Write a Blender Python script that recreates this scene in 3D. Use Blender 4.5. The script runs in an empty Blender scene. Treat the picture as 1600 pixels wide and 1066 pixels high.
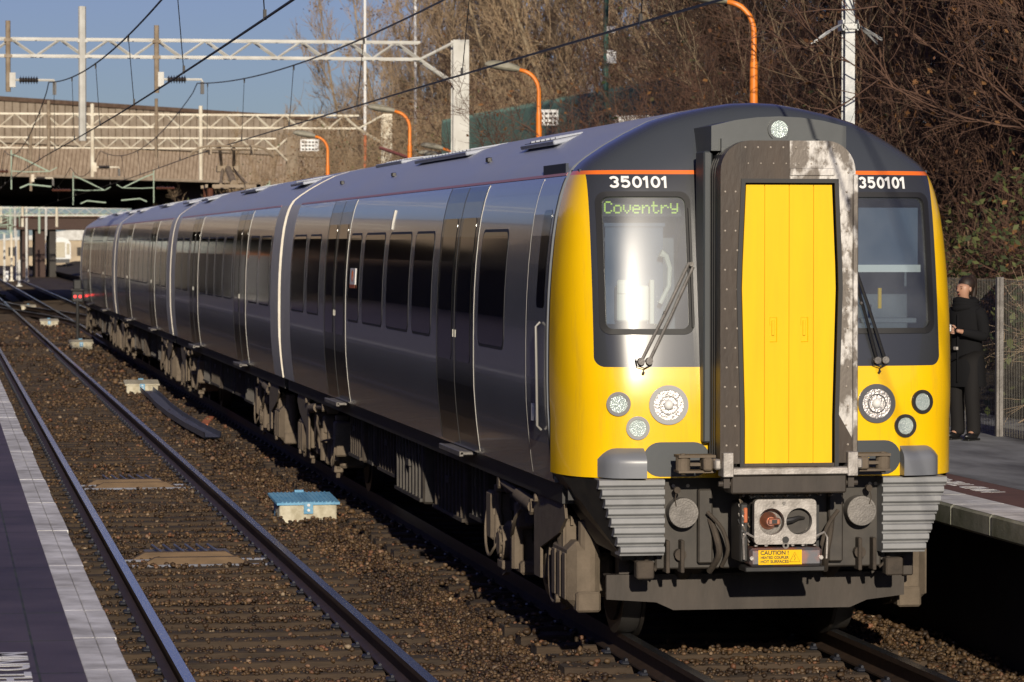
import bpy, bmesh, math, random
import numpy as np
from mathutils import Vector, Matrix, Euler
R=math.radians
scene=bpy.context.scene
COL=scene.collection
rng=random.Random(7)
# ---------------------------------------------------------------- materials
def nodes_of(name):
    m=bpy.data.materials.new(name); m.use_nodes=True
    nt=m.node_tree; b=nt.nodes['Principled BSDF']; return m,nt,b
def N(nt,t,**k):
    n=nt.nodes.new(t)
    for a,v in k.items():
        if hasattr(n,a): setattr(n,a,v)
        else: n.inputs[a].default_value=v
    return n
def c4(c): return (c[0],c[1],c[2],1)
def mat(name,col,rough=.6,metal=0,col2=None,scale=3,contrast=.5,bump=0,bscale=40,bdist=.01,coat=0,detail=5,sx=(1,1,1),island=False,spec=.5,rvar=0):
    m,nt,b=nodes_of(name); L=nt.links.new
    b.inputs['Roughness'].default_value=rough; b.inputs['Metallic'].default_value=metal
    b.inputs['Specular IOR Level'].default_value=spec
    if coat: b.inputs['Coat Weight'].default_value=coat; b.inputs['Coat Roughness'].default_value=.04
    tc=N(nt,'ShaderNodeTexCoord'); mp=N(nt,'ShaderNodeMapping'); mp.inputs['Scale'].default_value=sx
    L(tc.outputs['Object'],mp.inputs['Vector'])
    if col2 is None: b.inputs['Base Color'].default_value=c4(col)
    else:
        n=N(nt,'ShaderNodeTexNoise',Scale=scale,Detail=detail,Roughness=.6); L(mp.outputs[0],n.inputs['Vector'])
        r=N(nt,'ShaderNodeValToRGB'); e=r.color_ramp.elements
        e[0].position=.5-contrast/2*.6; e[1].position=.5+contrast/2*.6
        e[0].color=c4(col); e[1].color=c4(col2)
        L(n.outputs['Fac'],r.inputs[0]); L(r.outputs[0],b.inputs['Base Color'])
        if rvar:
            mr=N(nt,'ShaderNodeMapRange'); mr.inputs['To Min'].default_value=max(.02,rough-rvar); mr.inputs['To Max'].default_value=rough+rvar
            L(n.outputs['Fac'],mr.inputs['Value']); L(mr.outputs[0],b.inputs['Roughness'])
        if island:
            g=N(nt,'ShaderNodeNewGeometry'); L(g.outputs['Random Per Island'],r.inputs[0])
    if bump:
        n2=N(nt,'ShaderNodeTexNoise',Scale=bscale,Detail=4); L(mp.outputs[0],n2.inputs['Vector'])
        bp=N(nt,'ShaderNodeBump',Strength=bump,Distance=bdist); L(n2.outputs['Fac'],bp.inputs['Height']); L(bp.outputs[0],b.inputs['Normal'])
    return m
def ramp(nt,stops):
    r=N(nt,'ShaderNodeValToRGB'); e=r.color_ramp.elements
    while len(e)<len(stops): e.new(.5)
    for i,(p,c) in enumerate(stops): e[i].position=p; e[i].color=c4(c)
    return r
M={}
M['paint']=mat('train_grey_paint',(.165,.180,.203),.17,0,(.19,.205,.228),1.5,.6,bump=.09,bscale=1.1,bdist=.02,coat=.3)
M['roof']=mat('train_roof_paint',(.31,.335,.39),.34,0,(.37,.395,.45),2.5,.7,bump=.03,bscale=3,sx=(1,.4,1),rvar=.1)
M['carend']=mat('car_end_silver_paint',(.46,.46,.44),.5,0,(.56,.55,.52),4,.6)
M['rim']=mat('car_end_rim',(.72,.68,.58),.45,0,(.6,.55,.46),6,.5)
M['line']=mat('cantrail_line',(.42,.17,.14),.4)
M['pane']=mat('dark_window_glass',(.005,.005,.006),.07,0,spec=.22)
M['doorp']=mat('door_green_black_paint',(.007,.013,.013),.16,coat=0,spec=.3)
M['rubber']=mat('black_rubber',(.014,.014,.015),.55)
M['black']=mat('black_painted_steel',(.016,.016,.017),.45,0,(.03,.028,.026),8,.6)
M['seam']=mat('door_edge_trim',(.36,.35,.32),.4,.4)
M['dust']=mat('brake_dust_steel',(.105,.082,.058),.85,0,(.16,.125,.09),7,.7,bump=.3,bscale=60)
M['dust2']=mat('brake_dust_dark',(.040,.032,.025),.85,0,(.072,.056,.042),9,.7,bump=.3,bscale=60)
M['wheel']=mat('wheel_steel',(.014,.012,.010),.6,.3,(.03,.024,.02),9,.6)
M['tread']=mat('wheel_tread',(.08,.075,.07),.4,.6)
M['plough']=mat('snow_beam_steel',(.030,.024,.019),.65,0,(.058,.046,.037),6,.7,bump=.2,bscale=30,sx=(1,1,.3))
M['fin']=mat('fin_grey',(.21,.215,.22),.5,0,(.28,.285,.29),5,.6)
M['bumpg']=mat('bumper_grey',(.17,.18,.20),.35)
M['recess']=mat('recess_grey',(.045,.052,.058),.5)
M['pad']=mat('pad_steel',(.22,.205,.19),.55,.3,(.13,.12,.11),10,.6,bump=.3,bscale=80)
M['gback']=mat('underframe_grey',(.030,.026,.022),.6,0,(.055,.047,.039),7,.6)
M['yellow']=mat('safety_yellow',(.90,.545,.001),.42,0,(.80,.47,.004),2.2,.9,sx=(5,1,.5),spec=.25)
M['gframe']=mat('gangway_frame_brown',(.026,.017,.011),.5,.1,(.058,.040,.027),5,.7,bump=.15,bscale=30,sx=(1,1,.35),rvar=.1)
M['gworn']=mat('gangway_frame_worn_alloy',(.15,.13,.11),.5,.4,(.52,.50,.47),5,.10,bump=.2,bscale=40,detail=9,sx=(1,1,.6))
M['alloy']=mat('bare_alloy',(.24,.22,.20),.45,.5,(.46,.43,.40),12,.6,bump=.15,bscale=80)
M['rivet']=mat('rivet_steel',(.42,.37,.31),.5,.2)
M['fair']=mat('fairing_grey',(.062,.068,.069),.38,0,(.078,.085,.086),3,.5)
M['copper']=mat('heater_cover_copper',(.75,.30,.18),.3,.8,(.30,.30,.32),5,.35)
M['chrome']=mat('chrome',(.20,.20,.20),.32,.9)
M['reflector']=mat('lamp_reflector',(.62,.59,.57),.3,.6,(.38,.36,.35),14,.8,bump=.7,bscale=60,bdist=.01)
M['lens']=mat('lamp_lens_dots',(.30,.38,.36),.15,.2,(.55,.62,.6),120,.5,bump=.5,bscale=140,coat=1)
M['white']=mat('white_paint',(.78,.78,.76),.5)
M['cream']=mat('cream_panel',(.62,.60,.52),.5)
M['blind']=mat('sun_blind',(.09,.12,.18),.5)
M['cabin']=mat('cab_interior',(.04,.05,.07),.7)
M['cabdesk']=mat('cab_desk',(.16,.18,.20),.5)
M['orange']=mat('orange_lamp_paint',(.85,.24,.02),.42,0,(.70,.19,.02),5,.5)
M['lamphead']=mat('lamp_head_mossy_grey',(.33,.31,.25),.7,0,(.20,.19,.13),9,.6,bump=.3,bscale=60)
M['fencewire']=mat('weathered_fence_wire',(.13,.12,.10),.7,.2,(.20,.19,.16),6,.6)
M['galv']=mat('galvanised_steel',(.38,.40,.40),.5,.35,(.56,.57,.56),9,.6,bump=.15,bscale=60)
M['creamsteel']=mat('gantry_cream_paint',(.74,.70,.57),.55,0,(.55,.48,.36),2.2,.5)
M['greysteel']=mat('gantry_grey_paint',(.60,.60,.56),.55,0,(.42,.41,.37),2.0,.6)
M['greensteel']=mat('bracket_pale_green',(.36,.46,.36),.55)
M['rustpost']=mat('rusty_post',(.30,.24,.17),.7,0,(.19,.14,.09),5,.6)
M['insul']=mat('insulator_dark',(.035,.03,.028),.35)
M['insulb']=mat('insulator_brown',(.10,.04,.025),.25)
M['wire']=mat('copper_wire_dark',(.028,.026,.025),.5,.5)
M['stonewhite']=mat('coping_white_paint',(.40,.39,.37),.8,0,(.84,.84,.82),3.2,.55,bump=.25,bscale=70,detail=8)
M['copingside']=mat('coping_mossy_side',(.30,.30,.25),.9,0,(.10,.11,.065),3,.6,bump=.3,bscale=50,detail=8)
M['shadewall']=mat('platform_wall_shade',(.02,.017,.014),.95,0,(.035,.03,.025),3,.6,bump=.4,bscale=20)  # near black: shade under the coping overhang put into the wall colour
M['redpave']=mat('red_paving',(.16,.075,.055),.8,0,(.10,.05,.04),5,.7,bump=.2,bscale=50)
M['tarmac']=mat('platform_tarmac',(.055,.056,.058),.8,0,(.30,.31,.31),1.6,.5,bump=.2,bscale=80,detail=9,sx=(.8,.25,1))
M['bluelid']=mat('blue_lid',(.10,.30,.50),.6,0,(.20,.42,.60),8,.6)
M['concrete']=mat('pale_concrete',(.58,.54,.42),.85,0,(.38,.34,.24),12,.6,bump=.3,bscale=60)
M['timber']=mat('pale_timber',(.17,.11,.062),.85,0,(.10,.066,.038),14,.7,bump=.3,bscale=40,sx=(.3,3,1))
M['sleeper']=mat('old_sleeper_timber',(.022,.015,.010),.9,0,(.066,.043,.025),9,.7,bump=.6,bscale=30,sx=(.25,2.5,1),bdist=.02)
M['railside']=mat('rail_rust',(.032,.020,.014),.6,.2,(.06,.035,.022),12,.6)
M['railtop']=mat('rail_polished',(.30,.31,.33),.2,.9,(.30,.30,.32),10,.6,sx=(1,.05,1))
M['clip']=mat('rail_clip_dark',(.022,.024,.034),.55,.3)
M['bluemetal']=mat('trough_steel_blue_grey',(.15,.165,.22),.45,.2,(.10,.10,.12),6,.6)
M['orangeplank']=mat('orange_plank',(.50,.16,.07),.8)
M['bark']=mat('brown_bark',(.13,.085,.05),.9,0,(.22,.16,.10),6,.6)
M['barkpale']=mat('pale_bark',(.34,.27,.18),.9,0,(.20,.15,.09),5,.6)
M['twig']=mat('red_brown_twigs',(.080,.040,.027),.85,0,(.15,.082,.052),2,.6)
M['twigtan']=mat('tan_twigs',(.30,.21,.13),.85,0,(.42,.31,.19),1.5,.6)
M['twigdk']=mat('dark_twigs',(.045,.028,.019),.85,0,(.10,.062,.040),2,.6)
M['leafbrown']=mat('dead_leaves',(.11,.045,.018),.8,0,(.20,.095,.03),3,.6,island=True)
M['leafgreen']=mat('ivy_leaves',(.030,.045,.012),.7,0,(.085,.10,.028),3,.6,island=True)
M['brick']=mat('dark_brick',(.05,.03,.024),.9,0,(.08,.05,.038),8,.6)
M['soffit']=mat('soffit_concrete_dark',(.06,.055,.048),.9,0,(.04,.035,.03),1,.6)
M['skin']=mat('skin',(.42,.23,.15),.5)
M['hair']=mat('black_hair',(.012,.008,.006),.6,0,(.03,.015,.008),40,.5)
M['coat']=mat('black_wool_coat',(.010,.010,.011),.95,bump=.3,bscale=150,spec=.15)
M['trouser']=mat('black_trousers',(.014,.013,.013),.85,spec=.2)
M['shoe']=mat('black_shoe',(.01,.01,.01),.35)
M['greenfence']=mat('green_palisade',(.03,.10,.075),.5,0,(.05,.13,.10),3,.5)
M['redrail']=mat('orange_red_railing',(.50,.13,.045),.55)
M['bufferred']=mat('signal_black',(.012,.012,.012),.6)
M['glassy']=None
def smooth(pts,n=4):
    P=[Vector(p) for p in pts]; out=[]
    for i in range(len(P)-1):
        a=P[max(i-1,0)];b=P[i];c=P[i+1];d=P[min(i+2,len(P)-1)]
        for k in range(n):
            t=k/n; out.append(.5*((2*b)+(c-a)*t+(2*a-5*b+4*c-d)*t*t+(3*b-a-3*c+d)*t**3))
    out.append(P[-1]); return out
def emis(name,col,s):
    m,nt,b=nodes_of(name); b.inputs['Base Color'].default_value=(.01,.01,.01,1)
    b.inputs['Emission Color'].default_value=c4(col); b.inputs['Emission Strength'].default_value=s; return m
M['led']=emis('led_dots',(.55,.75,.08),1.1)
M['redlamp']=emis('red_signal_lamp',(1,.02,.02),3)
def glassmat():
    m,nt,b=nodes_of('windscreen_glass')
    b.inputs['Base Color'].default_value=(.80,.88,.90,1); b.inputs['Roughness'].default_value=.02
    b.inputs['Transmission Weight'].default_value=1; b.inputs['IOR'].default_value=1.5
    # thin pane: straight-through transparency mixed with a glossy coat by fresnel
    L=nt.links.new; tr=N(nt,'ShaderNodeBsdfTransparent'); tr.inputs[0].default_value=(.62,.70,.74,1)
    gl=N(nt,'ShaderNodeBsdfGlossy'); gl.inputs['Roughness'].default_value=.05
    fr=N(nt,'ShaderNodeFresnel',IOR=1.85); g2=N(nt,'ShaderNodeBsdfGlossy'); g2.inputs['Roughness'].default_value=.30; gm=N(nt,'ShaderNodeMixShader'); gm.inputs[0].default_value=.38; mx=N(nt,'ShaderNodeMixShader')
    df=N(nt,'ShaderNodeBsdfDiffuse'); df.inputs[0].default_value=(.5,.55,.6,1)  # pale veil: haze glow and dirt on the glass put into the colour
    m2=N(nt,'ShaderNodeMixShader'); nz=N(nt,'ShaderNodeTexNoise',Scale=2.5,Detail=6); tc=N(nt,'ShaderNodeTexCoord'); L(tc.outputs['Object'],nz.inputs['Vector'])
    mr=N(nt,'ShaderNodeMapRange'); mr.inputs['From Min'].default_value=.35; mr.inputs['From Max'].default_value=.75; mr.inputs['To Min'].default_value=.03; mr.inputs['To Max'].default_value=.13
    L(nz.outputs['Fac'],mr.inputs['Value']); L(mr.outputs[0],m2.inputs[0]); L(tr.outputs[0],m2.inputs[1]); L(df.outputs[0],m2.inputs[2])
    L(fr.outputs[0],mx.inputs[0]); L(m2.outputs[0],mx.inputs[1]); L(gl.outputs[0],gm.inputs[1]); L(g2.outputs[0],gm.inputs[2]); L(gm.outputs[0],mx.inputs[2])
    L(mx.outputs[0],nt.nodes['Material Output'].inputs[0]); return m
M['glassy']=glassmat()
# ---------------------------------------------------------------- mesh builder
class MB:
    def __init__(s): s.v=[]; s.f=[]; s.m=[]
    def add(s,vs,fs,mi=0):
        o=len(s.v); s.v+= [tuple(v) for v in vs]; s.f+=[tuple(i+o for i in f) for f in fs]; s.m+=[mi]*len(fs); return s
    def box(s,x0,x1,y0,y1,z0,z1,mi=0,rot=None,b=0):
        if x0>x1:x0,x1=x1,x0
        if y0>y1:y0,y1=y1,y0
        if z0>z1:z0,z1=z1,z0
        if b>0:
            b=min(b,(x1-x0)*.45,(y1-y0)*.45,(z1-z0)*.45)
            vs=[];idx={}
            X=(x0,x1);Y=(y0,y1);Z=(z0,z1)
            for i in (0,1):
                for j in (0,1):
                    for k in (0,1):
                        si,sj,sk=(1,-1)[i],(1,-1)[j],(1,-1)[k]
                        for a in range(3):
                            p=[X[i]+si*b,Y[j]+sj*b,Z[k]+sk*b]
                            p[a]=(X[i],Y[j],Z[k])[a]
                            idx[(i,j,k,a)]=len(vs); vs.append(p)
            fs=[]
            for a in range(3):
                o=[q for q in range(3) if q!=a]
                for e in (0,1):
                    l=[]
                    for (u,w) in ((0,0),(1,0),(1,1),(0,1)):
                        t=[0,0,0]; t[a]=e; t[o[0]]=u; t[o[1]]=w; l.append(idx[(*t,a)])
                    fs.append(l)
                # edges parallel to axis a
                for u in (0,1):
                    for w in (0,1):
                        t0=[0,0,0]; t0[o[0]]=u; t0[o[1]]=w; t1=list(t0); t1[a]=1
                        fs.append([idx[(*t0,o[0])],idx[(*t1,o[0])],idx[(*t1,o[1])],idx[(*t0,o[1])]])
            for i in (0,1):
                for j in (0,1):
                    for k in (0,1): fs.append([idx[(i,j,k,0)],idx[(i,j,k,1)],idx[(i,j,k,2)]])
        else:
            vs=[(x,y,z) for x in (x0,x1) for y in (y0,y1) for z in (z0,z1)]
            fs=[(0,1,3,2),(4,6,7,5),(0,4,5,1),(2,3,7,6),(0,2,6,4),(1,5,7,3)]
        if rot is not None:
            c=Vector(((x0+x1)/2,(y0+y1)/2,(z0+z1)/2)); vs=[c+rot@(Vector(v)-c) for v in vs]
        return s.add(vs,fs,mi)
    def tube(s,pts,r,n=6,mi=0,cap=True):
        pts=[Vector(p) for p in pts]; rs=r if isinstance(r,(list,tuple)) else [r]*len(pts)
        vs=[];fs=[]; up=None
        for i,p in enumerate(pts):
            d=(pts[min(i+1,len(pts)-1)]-pts[max(i-1,0)])
            if d.length<1e-9: d=Vector((0,0,1))
            d.normalize()
            if up is None: up=Vector((0,0,1)) if abs(d.z)<.9 else Vector((1,0,0))
            a=d.cross(up)
            if a.length<1e-6: a=d.orthogonal()
            a.normalize(); b=a.cross(d); up=b
            for k in range(n):
                t=2*math.pi*k/n; vs.append(p+(a*math.cos(t)+b*math.sin(t))*rs[i])
        for i in range(len(pts)-1):
            for k in range(n):
                k2=(k+1)%n; fs.append((i*n+k,i*n+k2,(i+1)*n+k2,(i+1)*n+k))
        if cap: fs.append(tuple(range(n))[::-1]); fs.append(tuple((len(pts)-1)*n+k for k in range(n)))
        return s.add(vs,fs,mi)
    def cyl(s,p0,p1,r,n=16,mi=0,r1=None): return s.tube([p0,p1],[r,r if r1 is None else r1],n,mi)
    def prism(s,poly,axis,a0,a1,mi=0):
        n=len(poly); vs=[]
        for a in (a0,a1):
            for (u,w) in poly:
                p={'x':(a,u,w),'y':(u,a,w),'z':(u,w,a)}[axis]; vs.append(p)
        fs=[tuple(range(n)),tuple(range(2*n-1,n-1,-1))]+[(i,(i+1)%n+0,n+(i+1)%n,n+i) for i in range(n)]
        return s.add(vs,fs,mi)
    def ring(s,c,nrm,r0,r1,d,n=24,mi=0):   # annulus with thickness d along nrm
        c=Vector(c); nrm=Vector(nrm).normalized(); a=nrm.orthogonal().normalized(); b=nrm.cross(a)
        vs=[];
        for (r,h) in ((r0,0),(r1,0),(r1,d),(r0,d)):
            for k in range(n):
                t=2*math.pi*k/n; vs.append(c+nrm*h+(a*math.cos(t)+b*math.sin(t))*r)
        fs=[]
        for q in range(4):
            q2=(q+1)%4
            for k in range(n):
                k2=(k+1)%n; fs.append((q*n+k,q*n+k2,q2*n+k2,q2*n+k))
        return s.add(vs,fs,mi)
    def sphere(s,c,r,n=10,m=7,mi=0,sc=(1,1,1)):
        c=Vector(c); vs=[c+Vector((0,0,r*sc[2]))];fs=[]
        for i in range(1,m):
            a=math.pi*i/m
            for k in range(n):
                t=2*math.pi*k/n; vs.append(c+Vector((r*sc[0]*math.sin(a)*math.cos(t),r*sc[1]*math.sin(a)*math.sin(t),r*sc[2]*math.cos(a))))
        vs.append(c-Vector((0,0,r*sc[2])))
        for k in range(n): fs.append((0,1+k,1+(k+1)%n))
        for i in range(m-2):
            for k in range(n): fs.append((1+i*n+k,1+(i+1)*n+k,1+(i+1)*n+(k+1)%n,1+i*n+(k+1)%n))
        e=len(vs)-1
        for k in range(n): fs.append((e,1+(m-2)*n+(k+1)%n,1+(m-2)*n+k))
        return s.add(vs,fs,mi)
    def mesh(s,name,mats,off=Vector((0,0,0)),smooth=False,angle=35):
        me=bpy.data.meshes.new(name)
        me.from_pydata([(v[0]-off[0],v[1]-off[1],v[2]-off[2]) for v in s.v],[],s.f)
        for m in (mats if isinstance(mats,(list,tuple)) else [mats]): me.materials.append(m)
        me.polygons.foreach_set('material_index',s.m)
        bm=bmesh.new(); bm.from_mesh(me); bmesh.ops.recalc_face_normals(bm,faces=bm.faces)
        if smooth:
            for f in bm.faces: f.smooth=True
            for e in bm.edges:
                if len(e.link_faces)==2 and e.calc_face_angle(0)>R(angle): e.smooth=False
        bm.to_mesh(me); bm.free()
        return me
    def build(s,name,mats,parent=None,smooth=False,angle=35,loc=None):
        off=Vector((0,0,0)); q=parent
        while q is not None: off=off+q.location; q=q.parent
        base=Vector(loc)-off if loc is not None else Vector((0,0,0))
        me=s.mesh(name,mats,off+base,smooth,angle)
        o=bpy.data.objects.new(name,me); COL.objects.link(o); o.parent=parent; o.location=base
        return o
def tag(o,label=None,cat=None,group=None,kind=None):
    if label: o['label']=label
    if cat: o['category']=cat
    if group: o['group']=group
    if kind: o['kind']=kind
    return o
def empty(name,loc,label=None,cat=None,group=None):
    o=bpy.data.objects.new(name,None); COL.objects.link(o); o.location=loc; o.empty_display_size=.2
    return tag(o,label,cat,group)
KIDS={}
def kids(o): return [c for c in bpy.data.objects if c.parent==o]
def copy_tree(o,parent=None):
    c=o.copy(); COL.objects.link(c); c.parent=parent
    for k in kids(o): copy_tree(k,c)
    return c
def meshobj(name,me,parent=None,mats=None):
    o=bpy.data.objects.new(name,me); COL.objects.link(o); o.parent=parent; return o
def text_mesh(txt,size,ext=.001,bold=0,align='CENTER'):
    cu=bpy.data.curves.new('t','FONT'); cu.body=txt; cu.size=size; cu.extrude=ext; cu.offset=bold; cu.align_x=align; cu.align_y='CENTER'
    o=bpy.data.objects.new('t',cu); COL.objects.link(o)
    dg=bpy.context.evaluated_depsgraph_get(); me=bpy.data.meshes.new_from_object(o.evaluated_get(dg))
    bpy.data.objects.remove(o); return me
def place_text(name,txt,size,loc,xdir,ydir,m,parent,bold=0,ext=.001,width=None,align='CENTER'):
    me=text_mesh(txt,size,ext,bold,align); X=Vector(xdir).normalized(); Y=Vector(ydir).normalized(); Z=X.cross(Y)
    xs=[v.co.x for v in me.vertices]; w=max(xs)-min(xs); k=(width/w) if width else 1
    T=Matrix((X,Y,Z)).transposed().to_4x4(); T.translation=Vector(loc)
    me.transform(T@Matrix.Diagonal((k,1,1,1))); off=Vector((0,0,0)); q=parent
    while q is not None: off+=q.location; q=q.parent
    me.transform(Matrix.Translation(-off)); me.materials.clear(); me.materials.append(m); me.name=name
    return meshobj(name,me,parent)
def interp(x,pts):
    if x<=pts[0][0]: return pts[0][1]
    for (a,b),(c,d) in zip(pts,pts[1:]):
        if x<=c: return b+(d-b)*(x-a)/(c-a)
    return pts[-1][1]
# ================================================================ TRAIN
PROF=[(1.10,1.335),(1.22,1.352),(1.36,1.368),(1.50,1.380),(1.62,1.388),(1.8,1.392),(2.0,1.392),(2.2,1.390),(2.4,1.383),(2.6,1.370),(2.8,1.350),(2.95,1.328),(3.08,1.298),(3.16,1.272),(3.22,1.245),(3.28,1.205),(3.34,1.13),(3.42,1.01),(3.50,.87),(3.585,.70),(3.64,.52),(3.68,.33),(3.708,.16),(3.715,0)]
def W(z): return interp(z,PROF)
def strip(mb,y0,y1,z0,z1,off,side=-1,mi=0,r=0,n=6,thick=.0):
    """panel lying on the body side between y0..y1, z0..z1, proud by off; rounded corners r"""
    zs=[z0]+[p[0] for p in PROF if z0+.01<p[0]<z1-.01]+[z1]
    if r:
        zz=[]
        for k in range(n+1):
            a=math.pi/2*k/n; zz+= [z0+r-r*math.cos(a), z1-r+r*math.cos(a)]
        zs=sorted(set([round(z,4) for z in zz]+[z for z in zs if z0+r<z<z1-r]))
    L=[]
    for z in zs:
        ins=0
        if r:
            d=min(z-z0,z1-z)
            if d<r: ins=r-math.sqrt(max(0,r*r-(r-d)**2))
        L.append((y0+ins,y1-ins,z))
    vs=[];fs=[]
    for (a,b,z) in L:
        x=side*(W(z)+off); xi=side*(W(z)-.01)
        vs+=[(x,a,z),(x,b,z),(xi,a,z),(xi,b,z)]
    for i in range(len(L)-1):
        a=4*i;b=a+4
        fs+=[(a,a+1,b+1,b),(a,b,b+2,a+2),(a+1,a+3,b+3,b+1)]
    e=4*(len(L)-1); fs+=[(0,2,3,1),(e,e+1,e+3,e+2)]
    mb.add(vs,fs,mi)
def body_shell(mb,y0,y1,mids):
    """full closed section loft; mids=(side material, roof material)"""
    half=PROF; sec=[(-w,z) for z,w in half]+[(w,z) for z,w in reversed(half[:-1])]
    n=len(sec); ys=[y0,y1]
    vs=[(x,y,z) for y in ys for x,z in sec]; 
    for i in range(n-1):
        z=(sec[i][1]+sec[i+1][1])/2
        mb.add([vs[i],vs[i+1],vs[n+i+1],vs[n+i]],[(0,1,2,3)],mids[1] if z>3.24 else mids[0])
    mb.add([vs[0],vs[n-1],vs[2*n-1],vs[n]],[(0,1,2,3)],mids[0])
    for k in (0,1): mb.add(vs[k*n:(k+1)*n],[tuple(range(n))],mids[0])
def weld(o):
    bm=bmesh.new(); bm.from_mesh(o.data); bmesh.ops.remove_doubles(bm,verts=bm.verts,dist=1e-4); bmesh.ops.recalc_face_normals(bm,faces=bm.faces)
    for f in bm.faces: f.smooth=True
    for e in bm.edges:
        if len(e.link_faces)==2 and e.calc_face_angle(0)>R(30): e.smooth=False
    bm.to_mesh(o.data); bm.free()
def make_wheel(parent,x,y,sgn):
    m=MB(); m.cyl((x-.065,y,.42),(x+.065,y,.42),.42,32,0); 
    m.cyl((x+(.065 if sgn>0 else -.065)*-1,y,.42),(x-sgn*.09,y,.42),.45,32,1) # flange inboard
    m.cyl((x+sgn*.06,y,.42),(x+sgn*.085,y,.42),.33,24,1); m.cyl((x+sgn*.06,y,.42),(x+sgn*.14,y,.42),.12,16,1)
    return m.build('wheel',[M['tread'],M['wheel']],parent,smooth=True,loc=(x,y,.42))
def make_bogie(car,yc,motor=True,flip=1):
    b=empty('bogie',(0,yc,0)); b.parent=car; b.location=Vector((0,yc,0))-car.location
    def Y(v): return yc+flip*v
    f=MB()
    for s in (-1,1):
        # H frame side beam, cranked down between axles
        pts=[(-1.75,.66),(-1.0,.66),(-.62,.50),(.62,.50),(1.0,.66),(1.75,.66),(1.75,.80),(.95,.80),(.58,.68),(-.58,.68),(-.95,.80),(-1.75,.80)]
        f.prism([(Y(a),z) for a,z in pts],'x',s*.93,s*1.10)
    f.box(-.93,.93,Y(-.25),Y(.25),.55,.72,b=.02)
    for e in (-1.75,1.75): f.box(-.95,.95,Y(e)-.06,Y(e)+.06,.62,.76,b=.01)
    f.build('frame',M['dust2'],b)
    for a in (-1.3,1.3):
        for s in (-1,1): make_wheel(b,s*.765,Y(a),s)
        ax=MB(); ax.cyl((-.72,Y(a),.42),(.72,Y(a),.42),.085,14)
        for s in (-.35,.35): ax.cyl((s-.03,Y(a),.42),(s+.03,Y(a),.42),.27,20)
        ax.build('axle',M['dust2'],b,smooth=True)
    for s in (-1,1):
        for a in (-1.3,1.3):
            e=MB(); d=1 if a>0 else -1
            # axle box casting with cover, swing arm to the frame
            e.box(s*.86,s*1.16,Y(a)-.17,Y(a)+.17,.27,.58,b=.03)
            e.cyl((s*1.13,Y(a),.42),(s*1.215,Y(a),.42),.135,20); e.cyl((s*1.2,Y(a),.42),(s*1.235,Y(a),.42),.09,16)
            for k in range(6):
                t=k*math.pi/3; e.cyl((s*1.21,Y(a)+.108*math.cos(t),.42+.108*math.sin(t)),(s*1.228,Y(a)+.108*math.cos(t),.42+.108*math.sin(t)),.014,6)
            e.prism([(Y(a-d*.12),.30),(Y(a-d*.12),.52),(Y(a-d*.70),.56),(Y(a-d*.78),.40),(Y(a-d*.6),.33)],'x',s*.98,s*1.14)
            e.box(s*1.0,s*1.2,Y(a-d*.72)-.08,Y(a-d*.72)+.08,.30,.66,b=.02)
            e.box(s*1.12,s*1.22,Y(a)-.12,Y(a)+.12,.22,.29,b=.01)
            e.prism([(Y(a-.14),.29),(Y(a+.14),.29),(Y(a+.06),.16),(Y(a-.14),.20)],'x',s*1.15,s*1.19)
            e.build('axle_box',M['dust'],b,smooth=True)
            sp=MB(); path=[]
            for k in range(49):
                t=k/48; path.append((s*1.02+.075*math.cos(t*2*math.pi*5),Y(a)+.075*math.sin(t*2*math.pi*5),.57+.22*t))
            sp.tube(path,.015,5); sp.cyl((s*1.02,Y(a),.56),(s*1.02,Y(a),.585),.11,16); sp.cyl((s*1.02,Y(a),.77),(s*1.02,Y(a),.80),.12,16)
            # primary damper outboard
            sp.cyl((s*1.19,Y(a+d*.24),.36),(s*1.19,Y(a+d*.24),.62),.038,10); sp.cyl((s*1.19,Y(a+d*.24),.60),(s*1.19,Y(a+d*.24),.82),.028,10)
            sp.box(s*1.08,s*1.22,Y(a+d*.24)-.05,Y(a+d*.24)+.05,.80,.86,b=.01)
            sp.build('spring',M['dust'],b,smooth=True)
        # bracket plate in front of one axle box (brake/sand gear)
        g=MB()
        g.box(s*1.16,s*1.19,Y(-1.30)-.03,Y(-.86),.55,.98,b=.005)
        g.prism([(Y(-1.75),.86),(Y(-.86),.98),(Y(-.86),.60),(Y(-1.10),.60),(Y(-1.45),.74),(Y(-1.75),.80)],'x',s*1.195,s*1.215)
        g.box(s*1.15,s*1.24,Y(-.90),Y(-.82),.36,.98,b=.008); g.box(s*1.14,s*1.21,Y(-.72),Y(-.66),.38,.98,b=.006)
        g.box(s*1.02,s*1.26,Y(-1.72),Y(-1.46),.40,.84,b=.02); g.cyl((s*1.12,Y(-1.9),.36),(s*1.12,Y(-1.9),.84),.07,12)
        g.box(s*1.05,s*1.22,Y(-2.0),Y(-1.86),.22,.36,b=.015); j_=MB(); j_.box(s*1.06,s*1.25,Y(1.55),Y(1.80),.42,.80,b=.02); j_.build('junction_box',M['dust'],b)
        for k in range(5): g.box(s*1.24,s*1.262,Y(-1.71+.05*k),Y(-1.69+.05*k),.42,.80)
        g.prism([(Y(-.66),.36),(Y(-.66),.98),(Y(-1.84),1.0),(Y(-1.92),.86),(Y(-1.66),.74),(Y(-1.3),.66),(Y(-.92),.58),(Y(-.92),.36)],'x',s*1.265,s*1.285)
        g.box(s*1.04,s*1.27,Y(-1.96),Y(-1.30),.24,.70,b=.06)
        for k in range(3): g.box(s*1.27,s*1.285,Y(-1.9+.2*k),Y(-1.78+.2*k),.30,.62,b=.005)
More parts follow.
